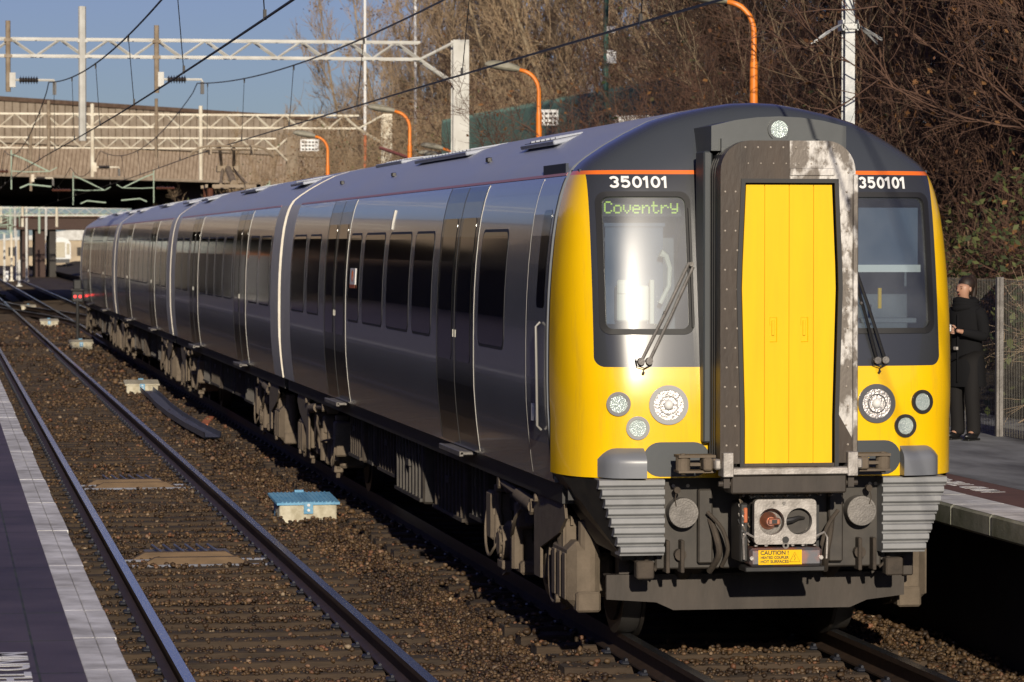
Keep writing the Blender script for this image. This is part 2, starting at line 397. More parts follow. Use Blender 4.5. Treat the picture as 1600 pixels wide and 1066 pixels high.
        g.cyl((s*1.27,Y(-1.62),.28),(s*1.30,Y(-1.62),.28),.03,8); g.cyl((s*1.285,Y(-.80),.92),(s*1.31,Y(-.80),.92),.03,8)
        g.build('brake_bracket',M['dust'],b)
        # air spring, yaw damper, anti roll link in the middle
        d=MB()
        d.cyl((s*1.0,Y(0),.68),(s*1.0,Y(0),.78),.24,20); 
        for k in range(3): d.ring((s*1.0,Y(0),.78+.05*k),(0,0,1),.12,.27-.01*k,.045,20)
        d.cyl((s*1.0,Y(0),.92),(s*1.0,Y(0),1.0),.22,20)
        d.build('air_spring',M['dust2'],b,smooth=True)
        y=MB()
        y.cyl((s*1.26,Y(-.55),.84),(s*1.26,Y(.12),.88),.055,12); y.cyl((s*1.26,Y(.1),.88),(s*1.26,Y(.9),.92),.032,10); y.cyl((s*1.2,Y(.9),.92),(s*1.3,Y(.9),.92),.05,10); y.cyl((s*1.2,Y(-.55),.84),(s*1.3,Y(-.55),.84),.06,10)
        y.prism([(Y(-.75),.98),(Y(-.30),1.02),(Y(-.25),.90),(Y(-.42),.60),(Y(-.58),.42),(Y(-.68),.60),(Y(-.60),.86)],'x',s*1.12,s*1.22)
        y.prism([(Y(.78),1.0),(Y(1.02),1.0),(Y(.98),.86),(Y(.84),.84)],'x',s*1.12,s*1.24)
        y.box(s*1.1,s*1.24,Y(-.85),Y(-.2),.93,1.03,b=.02); y.cyl((s*1.22,Y(.45),.30),(s*1.22,Y(.45),.66),.05,10); y.box(s*1.1,s*1.24,Y(.38),Y(.52),.60,.80,b=.02)
        y.box(s*1.08,s*1.22,Y(.30),Y(.62),.26,.36,b=.02)
        y.build('yaw_damper',M['dust'],b,smooth=True)
        h=MB()
        for q,(ya,zz) in enumerate(((-1.50,.17),(-1.36,.13),(1.55,.2))):
            pts=smooth([(s*1.22,Y(ya+.20),.78),(s*1.25,Y(ya+.24),.56),(s*1.26,Y(ya+.18),zz+.18),(s*1.26,Y(ya+.02),zz+.10),(s*1.25,Y(ya-.13),zz+.16),(s*1.22,Y(ya-.17),.42)],5)
            if s>0 or abs(ya)<.1: continue
            h.tube([tuple(Vector(pts[0]).lerp(Vector(pts[1]),t)) for t in (0,.5)]+pts[1:],.011,7); h.build('hose',M['dust'],b,smooth=True); h=MB()
        h.tube([(s*1.2,Y(-.2),.95),(s*1.28,Y(.2),.7),(s*1.26,Y(.5),.52),(s*1.2,Y(.8),.55),(s*1.15,Y(1.1),.6)],.014,6)
        h.build('hose',M['dust'],b,smooth=True)
    return b
def underframe(car,y0,y1,seed,cut=.2):
    r=random.Random(seed); f=MB()
    f.box(-1.30,-1.18,y0+cut,y1-.2,.96,1.098); f.box(1.18,1.30,y0+cut,y1-.2,.96,1.098); f.box(-1.18,1.18,y0+cut,y1-.2,1.0,1.09)
    f.build('solebar',M['black'],car)
    ya=y0+5.35; ye=y1-5.35; y=ya; i=0
    while y<ye-.3:
        L=min(r.choice([.55,.8,1.1,1.5,1.9]),ye-y); zb=r.uniform(.36,.52)
        for s in (-1,1):
            b=MB(); X=s*r.uniform(1.14,1.22); b.box(X,s*.3,y,y+L-.06,zb,.98,b=.02)
            nr=max(1,int(L/.22))
            for k in range(nr):
                yy=y+.05+(L-.16)*(k+.5)/nr; b.box(X,X+s*.018,yy-.012,yy+.012,zb+.04,.94)
            b.box(X,X+s*.025,y+.03,y+L-.09,zb+.02,zb+.05); b.box(X,X+s*.03,y+L*.4,y+L*.5,zb+.3,zb+.36)
            b.build('equipment_box',M['dust2'] if i%2 else M['gback'],car)
        y+=L+r.choice([0,.02,.12,.35]); i+=1
def roof_kit(car,spots):
    for (y,x,L,w) in spots:
        m=MB(); zs=interp(1.40-abs(x),[(0,3.2),(.2,3.34),(.35,3.42),(.55,3.52),(.8,3.6),(1.1,3.66),(1.4,3.69)])
        ang=math.atan2(-(zs-3.69)*1.2,abs(x)+1e-3) if x else 0
        rot=Euler((0,-ang*(1 if x<0 else -1)*.9,0)).to_matrix()
        m.box(x-w/2,x+w/2,y,y+L,zs-.02,zs+.018,0,rot,b=.008); m.box(x-w*.42,x+w*.42,y+.08,y+L-.08,zs+.0185,zs+.0225,1,rot)
        k=int(L/.22)
        for q in range(k):
            yy=y+.11+q*.22; m.box(x-w*.38,x+w*.38,yy-.03,yy+.01,zs+.023,zs+.036,0,rot)
        m.build('roof_vent',[M['roof'],M['rubber']],car)
def make_door(car,y0,y1):
    """double leaf plug doors on both sides; door > glass"""
    for s in (-1,1):
        ym=(y0+y1)/2
        for (a,b) in ((y0+.03,ym-.008),(ym+.008,y1-.03)):
            d=MB(); strip(d,a,b,1.12,3.20,.002,s)
            dd=d.build('door',M['doorp'],car)
            g=MB(); strip(g,a+.14,b-.14,1.80,2.95,.005,s,r=.07); g.build('glass',M['pane'],dd)
        for yy in (ym-.075,ym+.05): k_=MB(); strip(k_,yy,yy+.028,1.99,2.05,.006,s); k_.build('door_button',M['cream'],car)
        t=MB(); strip(t,y0,y0+.028,1.12,3.205,.003,s); strip(t,y1-.028,y1,1.12,3.205,.003,s); strip(t,ym-.007,ym+.007,1.12,3.2,.004,s); t.build('door_frame',M['rubber'],car)
        e=MB(); strip(e,y0-.009,y0,1.12,3.2,.003,s); e.build('door_edge',M['seam'],car)
        st=MB(); st.box(s*1.30,s*1.43,y0+.45,y1-.45,1.062,1.09,b=.006); st.box(s*1.40,s*1.436,y0+.45,y1-.45,1.05,1.095,b=.005); st.build('step',M['pad'],car)
def make_windows(car,ws):
    for s in (-1,1):
        for (a,b) in ws:
            m=MB(); strip(m,a,b,1.955,2.855,.002,s,r=.11); f=m.build('window',M['rubber'],car)
            g=MB(); strip(g,a+.022,b-.022,1.977,2.833,.0035,s,r=.095); g.build('glass',M['pane'],f)
def make_car(y0,label,layout,group='carriages of the grey commuter train'):
    y1=y0+20.34
    car=empty('railway_carriage',(0,y0+10,0),label,'train carriage',group)
    return car,y1
GAP=.22
WIN2=[(1.25,2.72),(2.98,4.25)]; # mirrored layout of an intermediate car, from its front end
def intermediate(y0,label,seed,sign=False):
    car,y1=make_car(y0,label,None); a=y0+GAP/2; b=y1-GAP/2
    m=MB(); body_shell(m,a+1.02,b-1.02,(0,1)); o=m.build('body',[M['paint'],M['roof']],car); weld(o)
    for (p,q) in ((a,a+1.02),(b-1.02,b)):
        e=MB(); body_shell(e,p,q,(0,1)); o=e.build('end_panel',[M['carend'],M['roof']],car); weld(o)
    for (p,d) in ((a,-1),(b,1)):
        r=MB(); half=[(-w*1.003,z) for z,w in PROF]+[(w*1.003,z) for z,w in reversed(PROF[:-1])]; n=len(half)
        inner=[(x*.93,1.1+(z-1.1)*.965) for x,z in half]
        for i in range(n-1):
            y=p; yy=p+d*.03
            r.add([(half[i][0],y,half[i][1]),(half[i+1][0],y,half[i+1][1]),(half[i+1][0],yy,half[i+1][1]),(half[i][0],yy,half[i][1]),(inner[i][0],yy,inner[i][1]),(inner[i+1][0],yy,inner[i+1][1])],[(0,1,2,3),(3,2,5,4)])
        r.build('end_rim',M['rim'],car)
    L=MB()
    for s in (-1,1): strip(L,a+1.03,b-1.03,3.214,3.234,.004,s)
    L.build('cantrail_stripe',M['line'],car)
    G=MB()
    for p in (a-.11,b): 
        for k in range(4): G.box(-.62,.62,p+.008+.027*k,p+.026+.027*k,1.2,3.3)
        G.box(-.58,.58,p,p+.11,1.24,3.26)
    G.build('gangway_bellows',M['rubber'],car)
    make_door(car,y0+4.75,y0+6.70); make_door(car,y1-6.70,y1-4.75)
    ws=[(1.35,2.75),(3.05,4.35),(7.05,8.45),(8.75,10.05),(10.32,11.62),(11.92,13.32)]
    ws+= [(20.34-b_,20.34-a_) for a_,b_ in ws[:2]]
    make_windows(car,[(y0+p,y0+q) for p,q in ws])
    make_bogie(car,y0+3.09); make_bogie(car,y0+17.25,flip=-1); underframe(car,y0,y1,seed)
    roof_kit(car,[(y0+1.2,-.72,1.6,.5),(y0+9,-.62,2.6,.5),(y0+9,.62,2.6,.5),(y0+17,-.72,1.4,.5)])
    return car
# ---------------- car 1 with the cab
FRONT=1.30
car1=empty('railway_carriage',(0,10,0),'front carriage with the yellow cab end, gangway door and number 350101','train carriage','carriages of the grey commuter train')
m=MB(); body_shell(m,FRONT,19.02,(0,1)); o=m.build('body',[M['paint'],M['roof']],car1); weld(o)
e=MB(); body_shell(e,19.02,20.17,(0,1)); o=e.build('end_panel',[M['carend'],M['roof']],car1); weld(o)
# mask surface
ZC=2.75
def G(t): 
    t=min(t,1.0); return .43+.07*t*t+.70*(1-math.sqrt(max(0,1-t**9.5)))
def lean(z):
    return 0 if z<1.55 else (.145*(z-1.7)+.03*((z-2.15)**2-.2025) if z>1.75 else .0059*((z-1.55)/.2)**2)
def mask_y(x,z):
    if z<=ZC: t=abs(x)/W(max(z,1.55))
    else:
        # radial gauge against the outline about (0,ZC)
        lo,hi=.0,1.2
        for _ in range(30):
            t=(lo+hi)/2; zz=ZC+(z-ZC)/max(t,1e-6)
            w=W(zz) if zz<3.715 else -1
            if zz>3.715 or abs(x)/max(t,1e-6)>w: lo=t
            else: hi=t
    return G(t)+lean(z)*(1-min(t,1)**12)
def mask_n(x,z):
    e=.01; dx=(mask_y(x+e,z)-mask_y(x-e,z))/(2*e); dz=(mask_y(x,z+e)-mask_y(x,z-e))/(2*e)
    return Vector((dx,-1,dz)).normalized()
def mask_material():
    m,nt,b=nodes_of('cab_front_livery'); L=nt.links.new
    tc=N(nt,'ShaderNodeTexCoord'); sp=N(nt,'ShaderNodeSeparateXYZ'); L(tc.outputs['Object'],sp.inputs[0])
    def mth(op,a,b_=None,c=None):
        n=N(nt,'ShaderNodeMath',operation=op)
        for i,v in enumerate((a,b_,c)):
            if v is None: continue
            if isinstance(v,(int,float)): n.inputs[i].default_value=v
            else: L(v,n.inputs[i])
        return n.outputs[0]
    ax=mth('ABSOLUTE',sp.outputs['X']); z=sp.outputs['Z']
    # black panel : rounded rectangle |x|<1.18, z>1.92
    rr=.07; dx=mth('MAXIMUM',mth('SUBTRACT',ax,1.195-rr),0); dz=mth('MAXIMUM',mth('SUBTRACT',1.92+rr,z),0)
    d=mth('SQRT',mth('ADD',mth('MULTIPLY',dx,dx),mth('MULTIPLY',dz,dz)))
    panel=mth('LESS_THAN',d,rr); over=mth('GREATER_THAN',z,3.222); line=mth('LESS_THAN',mth('ABSOLUTE',mth('SUBTRACT',z,3.226)),.0135)
    nz=N(nt,'ShaderNodeTexNoise',Scale=4,Detail=5); L(tc.outputs['Object'],nz.inputs['Vector'])
    def mix(f,a,b_):
        n=N(nt,'ShaderNodeMix',data_type='RGBA'); 
        L(f,n.inputs[0])
        for i,v in ((6,a),(7,b_)):
            if isinstance(v,tuple): n.inputs[i].default_value=c4(v)
            else: L(v,n.inputs[i])
        return n.outputs[2]
    yel=mix(nz.outputs['Fac'],(.88,.52,.002),(.93,.57,.004))
    mp_=N(nt,'ShaderNodeMapping'); mp_.inputs['Scale'].default_value=(9,1,.7); L(tc.outputs['Object'],mp_.inputs['Vector']); ns_=N(nt,'ShaderNodeTexNoise',Scale=1.6,Detail=7,Roughness=.7); L(mp_.outputs[0],ns_.inputs['Vector']); mr_=N(nt,'ShaderNodeMapRange'); mr_.inputs['From Min'].default_value=.5; mr_.inputs['From Max'].default_value=.8; mr_.inputs['To Max'].default_value=.30; L(ns_.outputs['Fac'],mr_.inputs['Value'])
    yel2=mix(mr_.outputs[0],yel,(.16,.11,.06))
    c=mix(panel,yel2,(.036,.039,.044)); c=mix(over,c,(.050,.057,.066)); c=mix(line,c,(.85,.17,.02))
    L(c,b.inputs['Base Color']); b.inputs['Roughness'].default_value=.25; b.inputs['Coat Weight'].default_value=.5; b.inputs['Coat Roughness'].default_value=.055
    n2=N(nt,'ShaderNodeTexNoise',Scale=1.6,Detail=2); L(tc.outputs['Object'],n2.inputs['Vector']); bp=N(nt,'ShaderNodeBump',Strength=.05,Distance=.02); L(n2.outputs['Fac'],bp.inputs['Height']); L(bp.outputs[0],b.inputs['Normal'])
    return m
M['mask']=mask_material()
def mask_mesh():
    zs=[1.18,1.3,1.42,1.55,1.65,1.75,1.85,1.95,2.05,2.15,2.25,2.35,2.45,2.55,2.65,2.75]
    out=[(W(max(z,1.55)),z) for z in zs]
    n0=len(out)
    for k in range(1,41):
        a=k/40
        # parametrise outline above ZC by angle about (0,ZC)
        th=a*math.pi/2; lo,hi=0,2.0
        for _ in range(40):
            t=(lo+hi)/2; x=t*math.cos(th); z=ZC+t*math.sin(th)
            if z<3.715 and x<=W(z): lo=t
            else: hi=t
        out.append((lo*math.cos(th),ZC+lo*math.sin(th)))
    ts=[0,.07,.14,.21,.28,.35,.41,.47,.53,.58,.63,.68,.72,.76,.80,.835,.87,.905,.93,.95,.965,.98,.99,.996,1.0]
    full=out+[(-x,z) for x,z in reversed(out[:-1])]
    vs=[];n=len(full);k=len(ts);fs=[]
    for (x,z) in full:
        cz=min(z,ZC)
        for t in ts: vs.append((x*t,G(t)+lean(cz+(z-cz)*t)*(1-t**12),cz+(z-cz)*t))
    for i in range(n-1):
        for j in range(k-1): fs.append((i*k+j,(i+1)*k+j,(i+1)*k+j+1,i*k+j+1))
    # make it a solid so that openings can be cut: back face ring
    mb=MB(); mb.add(vs,fs)
    me=mb.mesh('cab_front',M['mask'])
    return me
me=mask_mesh()
bm=bmesh.new(); bm.from_mesh(me); bmesh.ops.remove_doubles(bm,verts=bm.verts,dist=1e-4)
# mesh normals must face the front
bmesh.ops.recalc_face_normals(bm,faces=bm.faces)
s_=sum(f.normal.y*f.calc_area() for f in bm.faces)
if s_>0: bmesh.ops.reverse_faces(bm,faces=bm.faces)
# cut window openings with bisecting planes then drop the faces inside the rounded rectangle
def cutplanes(bm,vals,axis):
    for v in vals:
        co=[0,0,0]; co['xyz'.index(axis)]=v; no=[0,0,0]; no['xyz'.index(axis)]=1
        bmesh.ops.bisect_plane(bm,geom=bm.verts[:]+bm.edges[:]+bm.faces[:],plane_co=co,plane_no=no,dist=1e-5)
WS=(.545,1.135,2.155,3.075)
cutplanes(bm,[-1.135,-.545,.545,1.135],'x'); cutplanes(bm,[2.155,3.075],'z')
kill=[f for f in bm.faces if WS[0]<abs(f.calc_center_median().x)<WS[1] and WS[2]<f.calc_center_median().z<WS[3]]
bmesh.ops.delete(bm,geom=kill,context='FACES')
for f in bm.faces: f.smooth=True
bm.to_mesh(me); bm.free()
cab=meshobj('cab_front',me,car1); me.transform(Matrix.Translation((0,0,0))); cab.location=(0,-10,0)
def on_mask(x,z,off=0): 
    n=mask_n(x,z); return Vector((x,mask_y(x,z),z))+n*off
def patch(mb,outline,off,thick=0,mi=0,n=14):
    """fan/grid patch on the mask following a rounded outline function(u,v)->(x,z)"""
    vs=[];fs=[]
    for i in range(n+1):
        for j in range(n+1):
            x,z=outline(i/n,j/n); vs.append(on_mask(x,z,off))
    for i in range(n):
        for j in range(n): a=i*(n+1)+j; fs.append((a,a+1,a+n+2,a+n+1))
    mb.add(vs,fs,mi)
def rrpath(x0,x1,z0,z1,r,k=6,seg=5):
    P=[]
    def ln(a,b):
        for i in range(seg): P.append((a[0]+(b[0]-a[0])*i/seg,a[1]+(b[1]-a[1])*i/seg))
    def arc(cx,cz,a0):
        for i in range(k): t=a0+math.pi/2*i/k; P.append((cx+r*math.cos(t),cz+r*math.sin(t)))
    ln((x0+r,z0),(x1-r,z0)); arc(x1-r,z0+r,-math.pi/2); ln((x1,z0+r),(x1,z1-r)); arc(x1-r,z1-r,0); ln((x1-r,z1),(x0+r,z1)); arc(x0+r,z1-r,math.pi/2); ln((x0,z1-r),(x0,z0+r)); arc(x0+r,z0+r,math.pi)
    return P
for s in (-1,1):
    X0,X1=(WS[0],WS[1]) if s>0 else (-WS[1],-WS[0])
    fr=MB()
    A=rrpath(X0-.018,X1+.018,WS[2]-.018,WS[3]+.018,.07); B=rrpath(X0+.018,X1-.018,WS[2]+.018,WS[3]-.018,.05); n=len(A)
    vs=[on_mask(x,z,.010) for x,z in A]+[on_mask(x,z,.014) for x,z in B]+[on_mask(x,z,-.03) for x,z in B]+[on_mask(x,z,-.004) for x,z in A]
    fs=[]
    for q in range(4):
        for k in range(n): fs.append((q*n+k,q*n+(k+1)%n,((q+1)%4)*n+(k+1)%n,((q+1)%4)*n+k))
    fr.add(vs,fs); fo=fr.build('windscreen_frame',M['rubber'],car1,smooth=True)
    g=MB(); patch(g,lambda u,v:(X0+.006+(X1-X0-.012)*u,WS[2]+.006+(WS[3]-WS[2]-.012)*v),-.006); go=g.build('windscreen',M['glassy'],car1,smooth=True)
# cab interior
ci=MB(); ci.box(-1.22,1.22,2.28,2.32,1.3,3.3); ci.box(-1.22,1.22,.75,2.3,1.28,1.32); ci.box(-1.2,-.50,.72,1.35,1.95,2.12,1,b=.03); ci.box(.50,1.2,.72,1.35,1.95,2.12,1,b=.03)
ci.box(-.47,-.44,.5,2.3,1.3,3.3); ci.box(.44,.47,.5,2.3,1.3,3.3); ci.box(-1.22,1.22,1.0,2.3,3.22,3.25)
ci.box(-1.24,-1.22,1.4,2.3,1.3,3.3); ci.box(1.22,1.24,1.4,2.3,1.3,3.3)
ci.build('cab_interior',[M['cabin'],M['cabdesk']],car1)
bl=MB(); bl.box(-1.06,-.66,.90,.905,2.20,2.86); bl.box(.58,1.10,.80,.806,2.60,2.99); bl.box(.56,1.12,.785,.80,2.55,2.60,1); bl.box(-1.07,-.65,.885,.90,2.86,2.885)
bl.build('sun_blind',[M['blind'],M['white']],car1)
cn=MB(); cn.box(-1.0,-.78,.78,.88,2.22,2.46,b=.01); cn.box(-1.0,-.88,.772,.80,2.40,2.50,b=.01); cn.box(-.77,-.74,.8,.84,2.2,2.5,b=.005); cn.build('desk_panel',M['cream'],car1)
hs=MB(); hs.tube([(-.70,.80,2.34),(-.64,.80,2.46),(-.635,.80,2.58),(-.66,.80,2.66),(-.70,.80,2.68)],[.016,.016,.018,.02,.03],8); hs.build('handset',M['cream'],car1,smooth=True)
yb=MB(); yb.cyl((.86,.9,2.3),(.86,.9,2.44),.014,8); yb.box(.60,1.10,.82,1.0,2.2,2.235,1,b=.005); yb.build('grab_rail',[M['yellow'],M['bumpg']],car1)
st=MB(); st.box(-1.0,-.6,1.55,1.68,1.9,2.75,b=.05); st.box(.62,1.02,1.6,1.72,1.9,2.6,b=.05); st.build('cab_seat',M['rubber'],car1)
# destination display, dot matrix
GL={'C':["01110","10001","10000","10000","10000","10001","01110"],'o':["00000","00000","01110","10001","10001","10001","01110"],'v':["00000","00000","10001","10001","10001","01010","00100"],'e':["00000","00000","01110","10001","11111","10000","01110"],'n':["00000","00000","10110","11001","10001","10001","10001"],'t':["01000","01000","11110","01000","01000","01001","00110"],'r':["00000","00000","10110","11001","10000","10000","10000"],'y':["00000","10001","10001","10001","01111","00001","01110"]}
X0d,X1d=-1.08,-.56; yd=.84
db=MB(); db.box(X0d-.03,X1d+.03,yd,yd+.06,2.925,3.055,b=.004); disp=db.build('destination_display',M['black'],car1)
dm=MB(); word='Coventry'; cw=(X1d-X0d)/8; px=cw/6.6; hz=.0118
for i,ch in enumerate(word):
    for r_ in range(7):
        for c_ in range(5):
            if GL[ch][r_][c_]=='1':
                x=X0d+i*cw+c_*px*1.15; z=3.03-r_*hz; dm.box(x,x+px*1.08,yd-.004,yd-.0005,z-hz*.9,z)
dm.build('display_letters',M['led'],disp)
# numbers: flat ribbons following the cab surface
def digits(xc,wd,h=.080,zc=3.156,th=.0165):
    m=MB(); cw=wd/5.55; x=xc-wd/2
    def rib(P,close=False):
        n=len(P); L=[];Rr=[]
        for i in range(n):
            a=P[(i-1)%n] if (close or i>0) else P[i]; b=P[(i+1)%n] if (close or i<n-1) else P[i]
            dx,dz=b[0]-a[0],b[1]-a[1]; q=math.hypot(dx,dz) or 1; nx,nz=-dz/q*th/2,dx/q*th/2
            L.append(on_mask(P[i][0]+nx,P[i][1]+nz,.009)); Rr.append(on_mask(P[i][0]-nx,P[i][1]-nz,.009))
        k=n if close else n-1
        m.add(L+Rr,[(i,(i+1)%n,n+(i+1)%n,n+i) for i in range(k)])
    H=h/2-th/2; w=cw*.5-th/2-.004
    for ch in '350101':
        if ch=='1':
            c=x+cw*.36; rib([(c,zc-h/2),(c,zc+h/2)]); rib([(c-.024,zc+H-.016),(c-.006,zc+H-.002)]); x+=cw*.66; continue
        c=x+cw/2
        if ch=='0': rib([(c+w*math.cos(t),zc+H*math.sin(t)) for t in [2*math.pi*i/20 for i in range(20)]],True)
        if ch=='3':
            for q,o in ((1,.5),(-1,.5)): pass
            rib([(c+w*.95*math.cos(t),zc+H*.5+H*.5*math.sin(t)) for t in [math.radians(160-25*i) for i in range(11)]]); rib([(c+w*math.cos(t),zc-H*.48+H*.52*math.sin(t)) for t in [math.radians(90-25*i) for i in range(11)]])
        if ch=='5':
            rib([(c-w*.75,zc+H),(c+w*.95,zc+H)]); rib([(c-w*.78,zc+H+th/2),(c-w*.9,zc-.002)]); rib([(c-w*.1+w*1.05*math.cos(t),zc-H*.35+H*.65*math.sin(t)) for t in [math.radians(140-29*i) for i in range(11)]])
        x+=cw*1.03
    m.build('unit_number',M['white'],car1)
for xc,wd in ((-.862,.405),(.822,.355)):
    digits(xc,wd)
# lamps
def lamp(x,z,r,kind):
    n=mask_n(x,z); c=on_mask(x,z,0); L_=MB()
    if kind=='head':
        a=n.orthogonal().normalized(); b_=n.cross(a)
        for k,(rr,h) in enumerate([]): pass
        L_.ring(c-n*.01,n,r*.86,r*1.14,.022,28,0); L_.cyl(c-n*.01,c+n*.006,r*.9,28,1)
        L_.ring(c+n*.004,n,r*.50,r*.56,.012,24,0); L_.sphere(c+n*.004,r*.30,12,8,2)
    else:
        L_.ring(c-n*.01,n,r*.84,r*1.16,.024,24,0); L_.cyl(c-n*.02,c+n*.006,r*.86,24,1)
    ob=L_.build('headlight' if kind=='head' else 'marker_light',[M['chrome'] if kind=='head' or x<0 else M['black'],M['reflector'] if kind=='head' else M['lens'],M['white']],car1,smooth=True)
for s in (-1,1):
    lamp(s*.715,1.668,.116,'head'); lamp(s*1.045,1.675,.070,'m'); lamp(s*.920,1.515,.068,'m')
# fairing over the gangway with the high light
f=MB(); top=[(-.46,3.50),(-.3,3.57),(0,3.612),(.3,3.57),(.46,3.50)]
f.prism([(-.46,3.36),(-.46,3.525),(-.3,3.563),(-.15,3.583),(0,3.59),(.15,3.583),(.3,3.563),(.46,3.525),(.46,3.36)],'y',.30,.95); f.prism([(-.40,3.34),(-.40,3.44),(.40,3.44),(.40,3.34)],'y',.26,.30)
f.build('fairing',M['fair'],car1)
for s in (-1,1): f=MB(); f.box(s*.44,s*.50,.35,.60,1.42,3.36,b=.01); f.build('gangway_side_post',M['recess'],car1)
hl=MB(); hl.ring((0,.302,3.505),(0,-1,0),.058,.078,.016,28,0); hl.cyl((0,.30,3.505),(0,.290,3.505),.06,28,1); hl.build('high_light',[M['fair'],M['lens']],car1,smooth=True)
# gangway: frame ring with depth, rim, door
def rr_top(w,z0,z1,r,k=8):
    P=[(-w,z0),(w,z0)]
    for i in range(k+1): t=math.pi/2*i/k; P.append((w-r+r*math.cos(t),z1-r+r*math.sin(t)))
    for i in range(k+1): t=math.pi/2+math.pi/2*i/k; P.append((-w+r+r*math.cos(t),z1-r+r*math.sin(t)))
    return P
DOOR=[(-.300,1.278),(.300,1.278),(.300,1.60),(.322,2.45),(.318,2.60),(.295,3.135),(-.295,3.135),(-.318,2.60),(-.322,2.45),(-.300,1.60)]
OUT=[(x-.010,z) for x,z in rr_top(.455,1.30,3.420,.20)]
def ringprism(mb,outer,inner,y0,y1,mi=0,split=None):
    # bridge polygons by angle
    c=(0,2.2)
    def at(poly,th):
        d=(math.cos(th),math.sin(th)); best=None
        for i in range(len(poly)):
            a=poly[i]; b=poly[(i+1)%len(poly)]
            ax,az=a[0]-c[0],a[1]-c[1]; ex,ez=b[0]-a[0],b[1]-a[1]
            den=d[0]*ez-d[1]*ex
            if abs(den)<1e-12: continue
            t=(ax*ez-az*ex)/den; u=(ax*d[1]-az*d[0])/den
            if t>0 and -1e-6<=u<=1+1e-6 and (best is None or t>best): best=t
        return (c[0]+d[0]*best,c[1]+d[1]*best)
    ths=sorted(set([math.atan2(p[1]-c[1],p[0]-c[0]) for p in outer+inner]+[math.pi*2*k/60-math.pi for k in range(60)]))
    n=len(ths); A=[at(outer,t) for t in ths]; B=[at(inner,t) for t in ths]
    for k in range(n):
        k2=(k+1)%n
        if split and not split((A[k][0]+A[k2][0])/2,(A[k][1]+A[k2][1])/2): continue
        a,a2,b_,b2=A[k],A[k2],B[k],B[k2]
        mb.add([(a[0],y0,a[1]),(a2[0],y0,a2[1]),(b2[0],y0,b2[1]),(b_[0],y0,b_[1]),(a[0],y1,a[1]),(a2[0],y1,a2[1]),(b2[0],y1,b2[1]),(b_[0],y1,b_[1])],[(0,1,2,3),(0,4,5,1),(3,2,6,7),(4,7,6,5)],mi)
RIM=[(x*1.10,z+(.02 if z>3 else -.0)) for x,z in DOOR]
def bigdoor(k,kz): return [(x*k,(z+kz if z>3 else z)) for x,z in DOOR]
g=MB(); ringprism(g,OUT,bigdoor(1.11,.035),0,.10,0,lambda x,z: x<.0 or z<1.5); gl_=g.build('gangway_frame',M['gframe'],car1)
g=MB(); ringprism(g,OUT,bigdoor(1.11,.035),.0015,.10,0,lambda x,z: x>=.0 and z>=1.5); g.box(.425,.462,-.012,.06,1.32,3.2,b=.006); g.box(.0,.30,-.006,.02,3.19,3.24,b=.004); gr_=g.build('gangway_frame',M['gworn'],car1); gr_['label']='worn bare alloy side of the gangway frame'
g=MB(); ringprism(g,bigdoor(1.11,.035),bigdoor(1.02,.008),-.012,.06,0); g.build('gangway_seal',M['rubber'],car1)
g=MB()
for k in range(9):
    y=.10+.034*k; sc=.985 if k%2 else .96
    ringprism(g,[(x*sc,1.3+(z-1.3)*(.995 if k%2 else .985)) for x,z in OUT],bigdoor(1.2,.05),y+.002,y+.032,0)
g.box(-.43,.43,.11,.44,1.25,3.33); g.build('gangway_bellows',M['black'],car1)
d=MB()
e_=[-.325,-.165,0,.165,.325]
def dw(z): return interp(z,[(1.278,.300),(1.60,.300),(2.45,.322),(2.60,.318),(3.135,.295)])
zz=[1.29,1.60,2.45,2.60,3.13]
for i in range(4):
    for a,b_ in zip(zz,zz[1:]):
        def ed(k,z):
            w=dw(z)-.004
            return max(-w,min(w,e_[k] if 0<k<4 else (-w if k==0 else w)))
        g_=.0022
        vs=[(ed(i,a)+g_,.018,a),(ed(i+1,a)-g_,.018,a),(ed(i+1,b_)-g_,.018,b_),(ed(i,b_)+g_,.018,b_)]
        d.add(vs+[(x,.04,z) for x,y,z in vs],[(0,1,2,3),(0,4,5,1),(1,5,6,2),(3,2,6,7),(0,3,7,4)])
d.box(-.29,.29,.03,.045,1.29,3.12)
dd=d.build('gangway_door',M['yellow'],car1)
for x in (-.105,.105):
    h=MB()
    P=[(x-.022,.016,2.10),(x+.022,.016,2.10),(x+.022,.016,2.26),(x-.022,.016,2.26),(x-.022,.016,2.21)]
    h.tube(P,.0035,5); h.box(x-.012,x+.006,.008,.018,2.14,2.24,b=.002)
    h.build('door_handle',M['yellow'],dd)
rv=MB()
for k in range(15):
    z=1.42+k*.128
    for x in (-.435,-.365,.385):
        if x>0 or z<3.2: rv.sphere((x+(.0 if k%2 else .012),-.001,z),.0078,6,4)
for k in range(8):
    x=-.30+k*.085; rv.sphere((x,-.001,3.375),.0078,6,4); rv.sphere((x+.02,-.001,3.27),.006,6,4)
rv.build('rivets',M['rivet'],gl_)
sl=MB(); sl.box(-.41,.41,-.035,.20,1.225,1.275,1,b=.008); sl.box(-.39,.39,.0,.22,1.10,1.224,0,b=.01); sl.box(-.40,.40,-.045,-.036,1.232,1.262,1)
for x in (-.42,.42): sl.box(x-.035,x+.035,-.05,.10,1.215,1.375,1,b=.004); sl.box(x-.02,x+.02,0,.1,1.14,1.214,0); sl.cyl((x-.05,.03,1.165),(x+.05,.03,1.165),.018,8,0)
sl.build('gangway_sill',[M['plough'],M['alloy']],car1)
